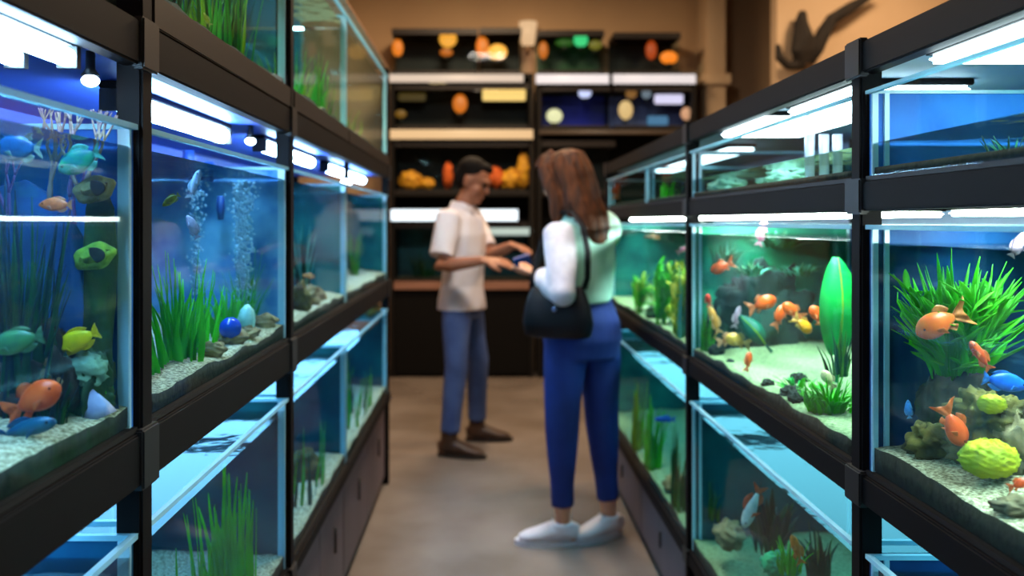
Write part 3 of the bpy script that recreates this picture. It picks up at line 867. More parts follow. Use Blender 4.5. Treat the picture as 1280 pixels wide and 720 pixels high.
# top row
blades((-.58, 1.85, 1.745), 70, .27, .07, .010, [G8, G2, G4], 'long row of olive grass plants in the top tank over the bubble column', 51, foot=.10, curl=.2, bounds=(-.94, -.524, 1.36, 2.25))
blades((-.60, 1.55, 1.745), 60, .22, .07, .010, [G8, G3], 'dark olive weed at the near end of the grassy top tank', 52, foot=.09, curl=.2, bounds=(-.94, -.524, 1.36, 2.25))
blades((-.62, 2.12, 1.745), 50, .30, .05, .011, [G3, G2], 'green upright weed at the far end of the grassy top tank', 53, foot=.06, curl=.1, bounds=(-.94, -.524, 1.36, 2.25))
fish(258, 24, 1.75, 22, 125, 'slim', (.80, .80, .20), G4 and (.8, .8, .4), 'small yellow fish nose-up in the grassy top tank', 'fish', None)
blades((-.62, 2.85, 1.745), 50, .24, .08, .012, [G4, G2], 'yellow green stems in the second top tank', 54, foot=.14, curl=.2, bounds=(-.94, -.524, 2.36, 3.23))
blades((-.62, 3.1, 1.745), 40, .20, .06, .012, [G8, G2], 'olive weed beside the pale far pane of the second top tank', 55, foot=.08, curl=.2, bounds=(-.94, -.524, 2.36, 3.23))
blades((-.68, 3.7, 1.745), 40, .16, .08, .012, [G8, G4], 'low olive weed in the top end tank', 56, foot=.18, curl=.2, bounds=(-.94, -.524, 3.3, 4.5))
# bottom row
blades((-.56, 1.95, .53), 46, .35, .05, .022, G1, 'upright green grass stems in the low tank of the blue rack, the denser clump', 61, foot=.10, curl=.1, bounds=(-.94, -.53, 1.36, 2.25))
blades((-.55, 1.62, .53), 26, .32, .05, .020, [G1, G2], 'sparse green grass stems in the low tank, nearer the camera', 62, foot=.08, curl=.1, bounds=(-.94, -.53, 1.36, 2.25))
blades((-.62, 2.8, .53), 30, .30, .06, .014, [G3, G2], 'dark plants in the low third tank of the blue rack', 63, foot=.2, curl=.1, bounds=(-.94, -.53, 2.36, 3.23))
rock((-.60, 2.95, .55), (.05, .05, .06), K_MOSS, 'brown rock in the low third tank', 64)
blades((-.62, 3.9, .53), 30, .30, .06, .016, [G3, G2], 'green plants in the low far tank of the blue rack', 65, foot=.3, curl=.1, bounds=(-.94, -.53, 3.3, 4.58))
blades((-.66, .95, .53), 20, .26, .05, .012, [G3, G2], 'dim weed in the low tank at the bottom corner', 66, foot=.1, curl=.1, bounds=(-.94, -.53, .36, 1.25))

# goldfish rack, bushy plant tank (Y .41-1.512): sand top about 1.0 at the glass, 1.045 at the back
bR = (.668, 1.14, .44, 1.485)
rock(P(1196, 508, 1.43), (.062, .045, .058), K_DARK, 'big dark brown boulder under the bushy plant', 71, rough=.3, ground=False)
stems(P(1192, 476, 1.435), 14, .17, .06, .07, [G1, leafmat('lime leaf', (.50, .92, .20), (.30, .78, .12)), G1], 'short leafy stems low in the middle of the tall bushy plant', 72, foot=.03, pairs=9, bounds=bR, lean=(.015, 0))
blades(P(1196, 474, 1.435), 190, .235, .105, .0125, [G1, G1, G2], 'dense upright lance leaves of the tall bushy plant', 73, foot=.04, prof='lance', curl=.35, vary=.62, bounds=(.668, 1.14, 1.392, 1.492), lean=(.012, 0), ex=(1, .6))
rock(P(1166, 548, 1.41), (.036, .03, .034), K_MOSS, 'olive mossy rock at the foot of the dark boulder', 74, rough=.45, freq=3)
rock(P(1214, 538, 1.37), (.036, .035, .028), K_GREY, 'grey flat stone right behind the yellow coral', 75, rough=.45, freq=3)
rock(P(1234, 524, 1.33), (.050, .04, .040), K_MOSS, 'olive layered rock below the bright blue fish', 76, rough=.5, freq=3, ground=False)
rock(P(1262, 512, 1.30), (.036, .03, .05), K_GREY, 'grey upright stone at the photo\'s edge behind the yellow coral', 77, rough=.5, freq=3)
rock(P(1274, 545, 1.36), (.03, .03, .05), K_DARK, 'black upright stone beside the yellow coral', 78, rough=.4)
rock(P(1250, 610, 1.15), (.032, .025, .012), K_GREY, 'flat grey stone on the gravel under the yellow coral', 79, rough=.4)
def brain(d):
    p = d * 5
    return .10 * math.sin(p.x * 3 + 3 * noise.noise(p)) * math.cos(p.z * 4 + 3 * noise.noise(p + Vector((5, 1, 2)))) + .05 * noise.noise(p * 2)
tag(B().ball(P(1236, 573, 1.265), (.040, .03, .027), 56, 36, None, brain).obj('brain_coral', K_YEL, None, True), 'bright yellow wrinkled brain coral on the gravel', 'coral')
tag(B().ball(P(1240, 505, 1.29), (.02, .015, .014), 40, 26, None, brain).obj('brain_coral', K_YEL, None, True), 'small yellow green coral tucked under the bright blue fish', 'coral')
# goldfish tank (Y 1.572-2.806), sand .985
rock(P(955, 360, 2.72), (.125, .05, .155), K_TEALM, 'huge dark mossy rock filling the back of the goldfish tank', 81, rough=.45, freq=2.6, seg=64)
rock(P(905, 400, 2.74), (.05, .04, .09), K_TEALM, 'dark mossy rock shoulder next to the corner glass of the goldfish tank', 82, rough=.45, freq=2.6, seg=48)
for k, (px, py, Y, n, h, sp, lb) in enumerate(((905, 330, 2.76, 30, .10, .06, 'pale green weed near the corner glass of the goldfish tank'), (975, 310, 2.68, 40, .07, .09, 'pale green weed draped over the top of the huge dark rock'), (940, 345, 2.62, 30, .06, .07, 'small pale green weed growing on the face of the huge dark rock'), (1000, 345, 2.62, 30, .06, .07, 'small pale weed toward the broad leaf on the huge dark rock'))):
    blades(P(px, py, Y), n, h, sp, .012, [G7, leafmat('moss green', (.25, .55, .35), (.15, .4, .28))], lb, 83 + k, foot=.04, prof='lance', curl=1.4, bounds=(.67, 1.14, 1.6, 2.785))
def bigleaf(base, tip, w, m, label, bend=.03):
    b = B(); base, tip = Vector(base), Vector(tip)
    rows = []
    ax = (tip - base); sd = ax.cross(Vector((0, -1, 0))).normalized()
    st = base.lerp(tip, .22)
    b.loft([base, base.lerp(tip, .12), st], [.005, .004, .003], seg=8)
    for i in range(13):
        t = i / 12
        p = st.lerp(tip, t) + Vector((0, -bend * math.sin(t * 3.1), 0))
        e = max(.03, math.sin(math.pi * min(.985, .05 + t * .93)) ** .7) * w / 2
        rows.append([p + sd * e * v + Vector((0, .012 * v * v, 0)) for v in (-1, -.5, 0, .5, 1)])
    b.sheet(rows, .002)
    b.cur = 1
    b.loft([st.lerp(tip, t / 6) + Vector((0, -bend * math.sin(t / 6 * 3.1) - .002, 0)) for t in range(7)], [.003, .0028, .0025, .002, .0018, .0014, .0008], seg=6)
    return tag(b.obj('broad_leaf_plant', [m, G4], None, True, org=base), label, 'plant')
bigleaf(P(1046, 478, 2.05), P(1047, 322, 2.05), .098, G6, 'single huge rounded emerald leaf standing beside the dark post')
bigleaf(P(965, 440, 2.45), P(925, 395, 2.5), .05, leafmat('dim emerald', (.04, .46, .36), (.04, .36, .3)), 'dim teal leaf in front of the huge dark rock')
blades(P(1038, 520, 1.83), 130, .095, .07, .013, [G1, G2], 'small bright grass clump by the post in the goldfish tank', 91, foot=.04, curl=1.0, bounds=(.672, 1.14, 1.6, 2.78))
blades(P(1000, 478, 2.03), 30, .055, .05, .012, [G6, G1], 'low bright leaves behind the dark stones', 92, foot=.03, curl=1.0, prof='lance')
blades(P(1052, 470, 1.98), 30, .13, .03, .009, [G3, G8], 'dark stems behind the cream goldfish', 93, foot=.03, curl=.2, bounds=(.672, 1.14, 1.6, 2.78))
blades(P(884, 432, 2.70), 30, .17, .03, .008, [G8, G2], 'green stems along the corner glass of the goldfish tank', 94, foot=.025, curl=.2, bounds=(.672, .80, 1.6, 2.78))
for k, (px, py, Y, r, lb) in enumerate(((980, 475, 1.98, .022, 'dark stone behind the grass clump, the biggest on the pale sand'), (960, 458, 2.12, .014, 'small dark stone just past the red orange goldfish'), (976, 490, 1.93, .018, 'dark stone lowest on the pale sand'), (913, 457, 2.45, .012, 'tiny dark stone near the glass of the goldfish tank'), (998, 455, 2.12, .020, 'dark stone under the low bright leaves'), (896, 436, 2.63, .022, 'dark stone by the corner glass of the goldfish tank'))):
    rock(P(px, py, Y), (r, r * .8, r * .75), mat('dark green stone', (.05, .13, .10), .9, (.03, .08, .07), 20, .5), lb, 95 + k, rough=.5, freq=3)
# planted tank (Y 2.856-4.675)
b3 = (.672, 1.14, 2.88, 4.65)
stems(P(835, 418, 3.1), 16, .27, .05, .075, [G4, G5], 'yellow leaved stem plant by the thin post', 111, foot=.05, pairs=8, bounds=b3)
stems(P(815, 410, 3.4), 18, .24, .06, .085, [G2, G1], 'green leaved stem plant between the yellow plant and the woman', 112, foot=.06, pairs=8, bounds=b3)
stems(P(797, 402, 3.85), 16, .16, .06, .075, [G1, G4], 'low green bushy plant closest to the woman\'s vest', 113, foot=.07, pairs=7, bounds=b3)
blades(P(845, 425, 3.05), 24, .30, .04, .016, [G4, G7], 'tall pale ribbon leaves in the corner by the thin post', 114, foot=.04, curl=.2, bounds=b3)
tag(B().ball(P(838, 388, 3.35), (.022, .018, .024), 30, 20, None, brain).obj('brain_coral', K_YEL, None, True), 'bright yellow coral knob among the yellow leaves', 'coral')
rock(P(800, 412, 3.65), (.05, .05, .03), K_GREEN, 'green mossy stone on the planted tank\'s sand', 115)
# low koi tank (Y 1.572-2.806), sand .385
b4 = (.672, 1.14, 1.6, 2.78)
blades(P(962, 690, 2.38), 30, .20, .06, .022, [G3, leafmat('slate leaf', (.12, .3, .26), (.08, .2, .2))], 'dark broad-bladed plant beneath the white and red koi', 121, foot=.05, prof='lance', curl=.6, bounds=b4)
blades(P(1028, 720, 2.08), 26, .14, .05, .018, [G3, G8], 'dark plant next to the orange koi', 122, foot=.04, curl=.6, bounds=b4)
blades(P(985, 715, 2.02), 20, .10, .05, .012, [G2, G1], 'small light green blades below the orange koi', 123, foot=.03, curl=.6, bounds=b4)
rock(P(950, 706, 2.12), (.045, .035, .03), mat('sea green coral', (.16, .72, .46), .8, (.10, .5, .34), 22, .6), 'bumpy sea green coral at the photo\'s bottom edge', 124, 'coral_head', .3, 4.5, 'coral')
rock(P(885, 668, 2.55), (.04, .06, .035), K_TAN, 'tan rock at the far end of the low koi tank', 125)
blades(P(880, 650, 2.6), 16, .14, .03, .012, [G8, G3], 'dim olive stems at the far end of the low koi tank', 126, foot=.03, bounds=b4)
# low tank with yellow green stems (Y 2.856-4.675)
b5 = (.672, 1.14, 2.88, 4.65)
blades(P(790, 560, 3.9), 24, .36, .05, .030, [G1, G4], 'yellow green ribbon stems next to the woman\'s jeans', 131, foot=.05, curl=.1, bounds=b5)
blades(P(805, 580, 3.6), 30, .34, .05, .028, [G1, G2], 'bright green ribbon stems in the middle of that low tank', 132, foot=.05, curl=.1, bounds=b5)
blades(P(840, 630, 3.1), 30, .34, .05, .022, [G8, G3], 'olive ribbon stems by the thin post in the low tank', 133, foot=.07, curl=.1, bounds=b5)
rock(P(818, 600, 3.3), (.05, .06, .035), K_TAN, 'tan rock along the glass of the low tank of ribbon stems', 134)
# shallow top tanks
blades(P(1268, 200, 1.22), 24, .05, .03, .008, [G3, G7], 'green weed in the shallow tank nearest the camera', 141, foot=.03, bounds=(.672, 1.14, .44, 1.49))
for k, px in enumerate((1012, 1030, 1047)):
    c = P(px, 195, 2.1); c.z = 1.462
    tb = B().loft([(c.x, 2.1, 1.465), (c.x, 2.1, 1.55), (c.x, 2.1, 1.59)], [.011, .011, .011], seg=16).obj('filter_tube', mat('white plastic tube', (.86, .88, .95), .35, (.8, .82, .92), 4), None, True)
    tag(tb, ('white upright tube in the shallow tank, nearest the thin post', 'white upright tube standing between the other two', 'white upright tube next to the thick dark post')[k], 'tube', 'white tubes in the shallow tank')
rock(P(900, 232, 2.6), (.05, .05, .03), K_PALE, 'pale coral rubble in the shallow tank of white tubes', 142, 'coral_head', .4, 3, 'coral')
rock(P(985, 215, 2.3), (.07, .05, .028), K_PALE, 'pale coral rubble nearer the white tubes', 143, 'coral_head', .4, 3, 'coral')
blades(P(832, 245, 3.3), 40, .09, .05, .014, [G2, G1], 'green weed in the small far shallow tank', 144, foot=.05, bounds=(.672, 1.14, 2.88, 3.55))
# ---------------------------------------------------------------- back shelving
YB = 7.8
m_shelf = mat('black brown shelving', (.045, .034, .028), .7, (.035, .026, .022), 5, spec=.2)
m_ledge = mat('pinkish wood ledge', (.55, .40, .34), .5, (.48, .34, .28), 4, stretch=(1, 6, 6))
m_cabb = mat('black counter front', (.014, .011, .011), .7, spec=.15)
def shelving(label, xa, xb, levels, xr=None):
    u = empty('shelving_unit', ((xa + xb) / 2, YB + .22, 0), label, 'shelving')
    for x in (xa, xb - .035):
        B().box(x, x + .035, YB + .02, YB + .44, 0, levels[0]).obj('side_panel', m_shelf, u)
    B().box(xa + .035, xb - .035, YB + .425, YB + .44, .76, levels[0]).obj('back_panel', m_shelf, u)
    for z in levels[:-1]:
        B().box(xa + .036, xb - .036, YB + .02, YB + .424, z - .03, z).obj('shelf', m_shelf, u)
    z = levels[-1]
    B().box(xa + .036, xb - .036, YB - .01, YB + .424, z - .07, z).obj('ledge', m_ledge, u, bevel=.004)
    w = (xb - xa) / 2
    B().box(xa + .036, xb - .036, YB + .05, YB + .42, 0, z - .071).obj('base_carcass', m_cabb, u)
    for k in range(2):
        d = B().box(xa + .04 + k * (w - .036), xa + w - .004 + k * (w - .036), YB + .03, YB + .05, .03, z - .08).obj('door', m_cabb, u, bevel=.003)
        hx = xa + w - .06 + k * .12
        B().loft([(hx, YB + .022, .45), (hx, YB + .022, .58)], [.006, .006], seg=8).obj('handle', M_BRACKET, d, True)
    return u
def bx(px): return (px - VX) / F * YB
def bz(py): return EYE - (py - VY) / F * YB
LV = [bz(91), bz(160), bz(241), bz(352)]
shelving('tall dark shelving unit behind the man, stacked with amber-lit tanks', bx(487), bx(667), LV)
shelving('tall dark shelving unit behind the woman, stacked with blue and green lit tanks', bx(672), bx(871), LV)

D_BLACK = mat('near black backing', (.06, .05, .045), .7, (.04, .035, .03), 6)
D_BLUE = mat('dark royal blue backing', (.08, .12, .72), .6, (.05, .08, .42), 4)
D_TEAL = mat('dark teal backing', (.05, .34, .38), .6, (.03, .18, .22), 5)
D_GRN = mat('dark green backing', (.06, .26, .10), .6, (.04, .14, .06), 5)
D_SLATE = mat('slate blue backing', (.40, .46, .72), .6, (.18, .22, .50), 4)
WB = clear('display tank water', (.9, .95, .97), 0)
def dtank(pa, pb, ya, yb, label, back, group):
    xa, xb, z0, z1 = bx(pa), bx(pb), bz(yb), bz(ya)
    a = empty('display_tank', ((xa + xb) / 2, YB + .2, z0), label, 'aquarium', group)
    y0, y1 = YB + .03, YB + .40
    for z, w in ((z0, .025), (z1 - .035, .035)):
        f = B()
        f.box(xa, xb, y0, y0 + .012, z, z + w).box(xa, xb, y1 - .012, y1, z, z + w).box(xa, xa + .012, y0 + .012, y1 - .012, z, z + w).box(xb - .012, xb, y0 + .012, y1 - .012, z, z + w)
        f.obj('frame_trim', M_TRIMB, a)
    B().box(xa, xb, y0, y1, z1 + .0005, z1 + .018).obj('lid', M_TRIMB, a, bevel=.003)
    B().box(xa + .004, xb - .004, y0 + .004, y0 + .010, z0 + .026, z1 - .036).obj('front_pane', M_GLASS, a)
    B().box(xa + .004, xb - .004, y1 - .020, y1 - .0125, z0 + .004, z1 - .036).obj('back_panel', back, a)
    for x in (xa + .0125, xb - .0185):
        B().box(x, x + .006, y0 + .0125, y1 - .021, z0 + .004, z1 - .036).obj('end_pane', M_GLASS, a)
    B().box(xa + .02, xb - .02, y0 + .013, y1 - .021, z0 + .001, z0 + .03).obj('gravel_layer', M_MULM, a)['kind'] = 'stuff'
    B().box(xa + .02, xb - .02, y0 + .014, y1 - .022, z0 + .031, z0 + (z1 - z0) * .86).obj('water', WB, a)
    return a
GB1, GB2 = 'tanks along the top of the back shelving', 'tanks on the second shelf of the back shelving'
dtank(489, 597, 37, 91, 'dark tank of amber glow spots standing at the outer top corner of the back shelving', D_BLACK, GB1)
dtank(599, 652, 36, 91, 'small dark tank with a bright amber glow spot beside the wall light', D_BLACK, GB1)
dtank(673, 756, 39, 91, 'dark green tank with a green glow spot on top of the back shelving', D_GRN, GB1)
dtank(768, 852, 42, 91, 'black tank with two orange glow spots, next to the pillar', D_BLACK, GB1)
dtank(493, 661, 106, 160, 'wide black tank with a warm glowing bar, below the amber glow tanks', D_BLACK, GB2)
dtank(678, 764, 108, 160, 'royal blue tank with a white lamp, above the woman\'s head', D_BLUE, GB2)
dtank(768, 866, 108, 160, 'slate blue tank with a pale sign-like bar, beside the pillar', D_SLATE, GB2)
dtank(493, 661, 178, 241, 'black tank with yellow corals directly behind the man\'s head', D_BLACK, None)
dtank(493, 661, 280, 352, 'dark teal tank behind the man\'s back, over the black counter', D_TEAL, None)
dtank(678, 770, 178, 241, 'unlit black tank behind the woman\'s hair', D_BLACK, None)
def strip(pa, pb, ya, yb, c, s, label, dy=0.):
    xa, xb, z0, z1 = bx(pa), bx(pb), bz(yb), bz(ya)
    o = empty('light_strip', ((xa + xb) / 2, YB + dy, z1), label, 'light strip', 'light strips on the back shelving')
    B().box(xa, xb, YB + dy, YB + dy + .03, z0 - .0, z1).obj('housing', m_shelf, o)
    B().loft([(xa + .006, YB + dy - .006, (z0 + z1) / 2), (xb - .006, YB + dy - .006, (z0 + z1) / 2)], [(.006, (z1 - z0) / 2)] * 2, (0, 1, 0), 12).obj('diffuser', emit('strip diffuser', c, s), o, True)
WARM, NEUT = (1., .80, .58), (.98, .93, .92)
strip(481, 655, 93, 103, (.95, .85, .76), .85, 'off-white light strip under the amber glow tanks', -.005)
strip(669, 762, 93, 105, NEUT, 1.0, 'white light strip above the royal blue tank', -.005)
strip(765, 870, 93, 105, NEUT, .9, 'white light strip above the slate blue tank', -.005)
strip(487, 667, 162, 174, (1., .82, .60), .85, 'long warm light strip above the yellow corals', -.005)
strip(673, 870, 163, 168, (.45, .30, .18), .25, 'dim brown light strip above the woman\'s head', -.005)
strip(488, 648, 262, 276, (.92, .97, 1.), 1.8, 'bright white light strip level with the man\'s shoulders', -.005)
strip(600, 668, 284, 294, (.85, .93, .88), .7, 'short pale light strip just above the man\'s hands', .045)
strip(487, 520, 262, 276, (.92, .97, 1.), 1.8, 'x') if 0 else None

def glow(px, py, rx, rz, c, s, label, shape='ball', Y=None):  # glowing bodies standing in for blurred highlights of unknown kind
    Y = Y or YB + .15
    p = P(px, py, Y); k = Y / F
    o = empty('glow_spot', p, label, 'lamp', 'glow spots standing in for blurred highlights in the back tanks')
    rx *= k; rz *= k
    m = emit('highlight glow', c, s * 1.3)
    if shape == 'bar':
        B().box(p.x - rx, p.x + rx, Y - .012, Y + .012, p.z - rz, p.z + rz).obj('tube', m, o, bevel=min(rz, .012) * .8)
        B().box(p.x - rx * 1.02, p.x + rx * 1.02, Y + .013, Y + .03, p.z - rz * 1.05, p.z + rz * 1.05).obj('housing', M_BRACKET, o)
    else:
        B().ball(p, (rx, min(rx, .05), rz), 16, 10, None, (lambda d: .12 * d.z) if shape == 'drop' else None).obj('globe', m, o, True)
        B().loft([(p.x, Y, p.z - rz - .02), (p.x, Y, p.z - rz + .004)], [rx * .5, rx * .35], seg=12).obj('base', M_BRACKET, o, True)
    return o
A1, A2, A3 = (1., .50, .10), (1., .66, .22), (1., .80, .45)
for a in ((497, 60, 7, 11, A1, .75, 'amber glow spot at the outer end of the top shelf'),
          (560, 50, 11, 11, A2, .85, 'golden glow spot in the middle of the amber tank', 'drop'),
          (558, 66, 8, 5, A1, .45, 'dim amber glow spot right below the golden one', 'drop'),
          (603, 60, 8, 13, A1, .7, 'orange glow spot overlapping the brightest yellow one', 'drop'),
          (622, 65, 12, 10, A2, 1.15, 'brightest yellow glow spot, in the small tank by the wall light'),
          (726, 50, 9, 9, (.25, .85, .50), .8, 'bright green glow spot in the dark green tank'),
          (706, 54, 12, 5, (.20, .50, .12), .3, 'dim green glow spot beside the bright green one', 'drop'),
          (744, 57, 8, 6, (.60, .55, .15), .4, 'olive yellow glow spot beside the bright green one', 'drop'),
          (679, 64, 6, 11, A1, .5, 'dim amber glow spot at the inner edge of the dark green tank', 'drop'),
          (814, 64, 7, 12, (.85, .30, .06), .5, 'red orange glow spot in the black tank next to the pillar', 'drop'),
          (836, 72, 11, 8, A1, .95, 'bright orange glow spot in the black tank next to the pillar'),
          (547, 107, 13, 5, (1., .88, .62), 1.0, 'cream oval glow spot hanging right under the off-white strip'),
          (575, 131, 9, 12, A1, .6, 'orange glow spot in the middle of the wide black tank', 'drop'),
          (630, 118, 27, 8, A3, .95, 'wide warm glowing bar in the black tank', 'bar'),
          (515, 121, 17, 5, (.45, .34, .10), .28, 'dim olive glowing bar in the wide black tank', 'bar'),
          (501, 143, 7, 5, (.75, .5, .12), .3, 'dim amber glow spot at the lower corner of the wide black tank', 'drop'),
          (731, 116, 8, 7, (.85, .85, 1.), .9, 'white round glow spot in the royal blue tank'),
          (693, 145, 10, 9, (1., .95, .72), .75, 'cream round glow spot low in the royal blue tank'),
          (782, 139, 9, 12, (1., .80, .52), .65, 'tall cream glow spot in the slate blue tank', 'drop'),
          (789, 118, 7, 6, (.75, .5, .25), .4, 'dull amber glow spot above the tall cream one', 'drop'),
          (808, 118, 6, 6, (.6, .65, .7), .4, 'grey white glow spot between the amber one and the pale bar', 'drop'),
          (836, 124, 18, 6, (.90, .84, .95), .85, 'pale lilac glowing bar in the slate blue tank', 'bar'),
          (822, 151, 13, 6, (.30, .60, .80), .4, 'dim sky blue glowing bar low in the slate blue tank', 'bar'),
          (858, 143, 7, 8, (1., .70, .52), .6, 'peach glow spot at the far corner of the slate blue tank', 'drop')):
    glow(*a)
YC = mat('golden coral', (.95, .66, .10), .7, (.70, .40, .05), 26, .5)
OC = mat('orange coral', (.95, .42, .12), .7, (.75, .26, .06), 26, .5)
for k, (px, py, rx, rz, m, lb) in enumerate(((513, 226, 14, 11, YC, 'golden coral mound at the outer end behind the man'), (533, 230, 10, 7, YC, 'low golden coral mound next to the orange pillar coral'),
        (560, 220, 6, 15, OC, 'upright orange coral pillar behind the man\'s neck'), (620, 222, 10, 12, OC, 'orange coral in front of the man\'s face'), (640, 224, 14, 11, YC, 'golden coral mound past the man\'s face'), (654, 214, 8, 21, YC, 'tall golden coral at the inner end of the black tank'))):
    p = P(px, py, YB + .12); q = (YB + .12) / F
    rock(p, (rx * q, .05, rz * q), m, lb, 200 + k, 'coral_head', .4, 3.2, 'coral', 'corals in the black tank behind the man', 28)
blades((bx(530), YB + .2, bz(350)), 40, .30, .16, .03, [G3, D_GRN], 'dim dark green plant in the teal tank behind the man', 210, foot=.12, curl=.3, bounds=(bx(497), bx(657), YB + .05, YB + .36))
# wall light between the two units
wl = empty('wall_light', (bx(656), 8.28, bz(60)), 'pale upright wall light in the gap between the two shelving units', 'wall light')
x = (660 - VX) / F * 8.2
B().box(x - .05, x + .05, 8.25, 8.299, EYE + (278 - 92) / F * 8.2, EYE + (278 - 60) / F * 8.2).obj('back_plate', mat('beige metal plate', (.62, .48, .36), .5), wl, bevel=.008)
B().loft([(x, 8.2, EYE + (278 - 56) / F * 8.2), (x, 8.2, EYE + (278 - 28) / F * 8.2)], [.06, .085], seg=20).obj('shade', emit('warm shade', (1., .82, .62), .75), wl, True)
B().loft([(x, 8.2, EYE + (278 - 58) / F * 8.2), (x, 8.25, EYE + (278 - 66) / F * 8.2)], [.02, .02], seg=10).obj('arm', mat('beige metal plate', (.62, .48, .36), .5), wl, True)

# driftwood on the partition wall
m_drift = mat('dark driftwood', (.11, .08, .055), .9, (.07, .05, .035), 12, .6, stretch=(1, 1, .3))
dw = B(); yd = 6.948
def dpts(l): return [P(a, b, yd - d) for a, b, d in l]
dw.loft(dpts(((1003, 78, .0), (1001, 62, .04), (1004, 45, .06), (1002, 28, .06), (1003, 14, .05))), [.06, .085, .075, .055, .03], seg=14, ridge=lambda u, t: .15 * math.sin(u * 3 + t * 6))
dw.loft(dpts(((1008, 76, .0), (1020, 60, .05), (1030, 42, .07), (1040, 24, .08), (1062, 10, .09), (1100, -12, .1))), [.06, .06, .055, .05, .045, .02], seg=14, ridge=lambda u, t: .15 * math.sin(u * 3 + t * 9))  # long diagonal limb stands in for a shadow band on the wall
dw.loft(dpts(((1004, 80, .0), (985, 82, .03), (974, 72, .05), (972, 55, .05))), [.05, .035, .035, .02], seg=12)
tag(dw.obj('driftwood', m_drift, None, remesh=.012, sm=2), 'dark driftwood mounted on the tan wall above the goldfish rack, its long limb modelled on a shadow band', 'driftwood')
# ---------------------------------------------------------------- people
SKIN_M = mat('tanned skin', (.64, .42, .31), .5, (.58, .37, .27), 6, 0, sss=.1)
SKIN_W = mat('light skin', (.88, .64, .50), .5, (.83, .58, .45), 6)
def hand(b, w, d, n, size=1., curl=.35, thumb=1, spread=.05):
    "palm, four fingers and a thumb; w wrist, d direction, n palm side normal"
    w, d, n = Vector(w), Vector(d).normalized(), Vector(n)
    n = (n - d * n.dot(d)).normalized()
    s = d.cross(n).normalized() * thumb         # towards the thumb
    k = size
    b.loft([w - d * .02 * k, w + d * .02 * k, w + d * .055 * k, w + d * .095 * k], [(.026 * k, .019 * k), (.034 * k, .017 * k), (.042 * k, .015 * k), (.040 * k, .012 * k)], s, 14)
    for i, (o, l) in enumerate(((.030, .074), (.010, .083), (-.011, .076), (-.030, .060))):
        p = w + d * .088 * k + s * o * k
        dd = (d + s * o * spread * 30 * .2).normalized()
        pts = [p - d * .02 * k, p]
        for j in range(3):
            a = curl * (.5 + .75 * j)
            dd2 = (dd * math.cos(a) + n * math.sin(a))
            p = p + dd2 * l * k * (.45, .32, .23)[j]
            pts.append(p)
        b.loft(pts, [.0095 * k, .0098 * k, .009 * k, .0082 * k, .006 * k], n, 10)
    p = w + d * .028 * k + s * .028 * k
    pts = [p - s * .012 * k, p + (s * .8 + d * .6).normalized() * .028 * k]
    pts.append(pts[-1] + (s * .35 + d + n * curl).normalized() * .034 * k)
    pts.append(pts[-1] + (s * .05 + d + n * curl * 1.4).normalized() * .026 * k)
    b.loft(pts, [.014 * k, .0125 * k, .011 * k, .0075 * k], n, 10)

def head(b, c, f, up, l, k=1., female=False):
    "c centre of the skull; f facing; up; l left"
    M = Matrix((f, l, up)).transposed()
    q = lambda x, y, z: c + M @ Vector((x * k, y * k, z * k))
    b.ball(q(-.012, 0, .025), (.098 * k, .076 * k, .096 * k), 24, 16, M)
    b.ball(q(.028, 0, -.045), (.062 * k, .058 * k, .078 * k), 20, 14, M)
    b.ball(q(.066, 0, -.098), (.026 * k, .030 * k, .022 * k), 14, 10, M)            # chin
    b.loft([q(.080, 0, .015), q(.098, 0, -.014), q(.104, 0, -.030), q(.084, 0, -.038)], [.010 * k, .012 * k, .016 * k, .010 * k], l, 12)   # nose
    b.loft([q(.082, -.045, .022), q(.095, 0, .026), q(.082, .045, .022)], [.010 * k, .012 * k, .010 * k], up, 10)     # brow
    for z, r in ((-.062, .008), (-.074, .009)):
        b.loft([q(.078, -.024, z), q(.093, 0, z), q(.078, .024, z)], [.004 * k, r * k, .004 * k], up, 10)          # lips
    for s in (1, -1):
        b.ball(q(.055, s * .040, -.035), (.03 * k, .026 * k, .03 * k), 12, 8, M)    # cheek
        b.ball(q(-.005, s * .078, -.012), (.020 * k, .010 * k, .033 * k), 12, 10, M)    # ear
    return q, M

def person(O, yaw, label):
    o = empty('person', O, label, 'person')
    a = R(yaw)
    f, l = Vector((math.cos(a), math.sin(a), 0)), Vector((-math.sin(a), math.cos(a), 0))
    W = lambda x, y, z: Vector(O) + f * x + l * y + Vector((0, 0, z))
    return o, f, l, W
UP = Vector((0, 0, 1))
VOX = .0065
# ---- the man
man, f, l, W = person((-.135, 5.35, 0), -20, 'man in a white short-sleeved shirt, blue jeans and brown boots, looking down and reaching forward')
hc = W(.075, 0, 1.635)
hf = (f * math.cos(.42) - UP * math.sin(.42)).normalized(); hu = hf.cross(-l).normalized()
if hu.z < 0: hu = -hu
b = B()
q, HM = head(b, hc, hf, hu, l, 1.06)
b.loft([W(-.01, 0, 1.40), W(.0, 0, 1.47), W(.035, 0, 1.53), W(.06, 0, 1.58)], [.075, .060, .056, .058], l, 18)
b.loft([W(0, 0, .86), W(0, 0, .95), W(.005, 0, 1.08), W(.01, 0, 1.2), W(.005, 0, 1.32), W(0, 0, 1.41), W(-.005, 0, 1.46)],
       [(.14, .10), (.15, .105), (.135, .095), (.145, .10), (.165, .105), (.15, .085), (.07, .06)], l, 24)
mrs, mre, mrw = W(-.01, -.185, 1.415), Vector((-.255, 5.08, 1.125)), Vector((.0, 4.97, 1.165))
mls, mle, mlw = W(-.01, .185, 1.415), Vector((.03, 5.42, 1.17)), Vector((.165, 5.17, 1.245))
def arm(b, s, e, w, k=1.):
    b.loft([s, s.lerp(e, .15), s.lerp(e, .55), e, e.lerp(w, .25), e.lerp(w, .7), w], [.052 * k, .056 * k, .047 * k, .040 * k, .043 * k, .034 * k, .026 * k], (0, .3, 1), 16)
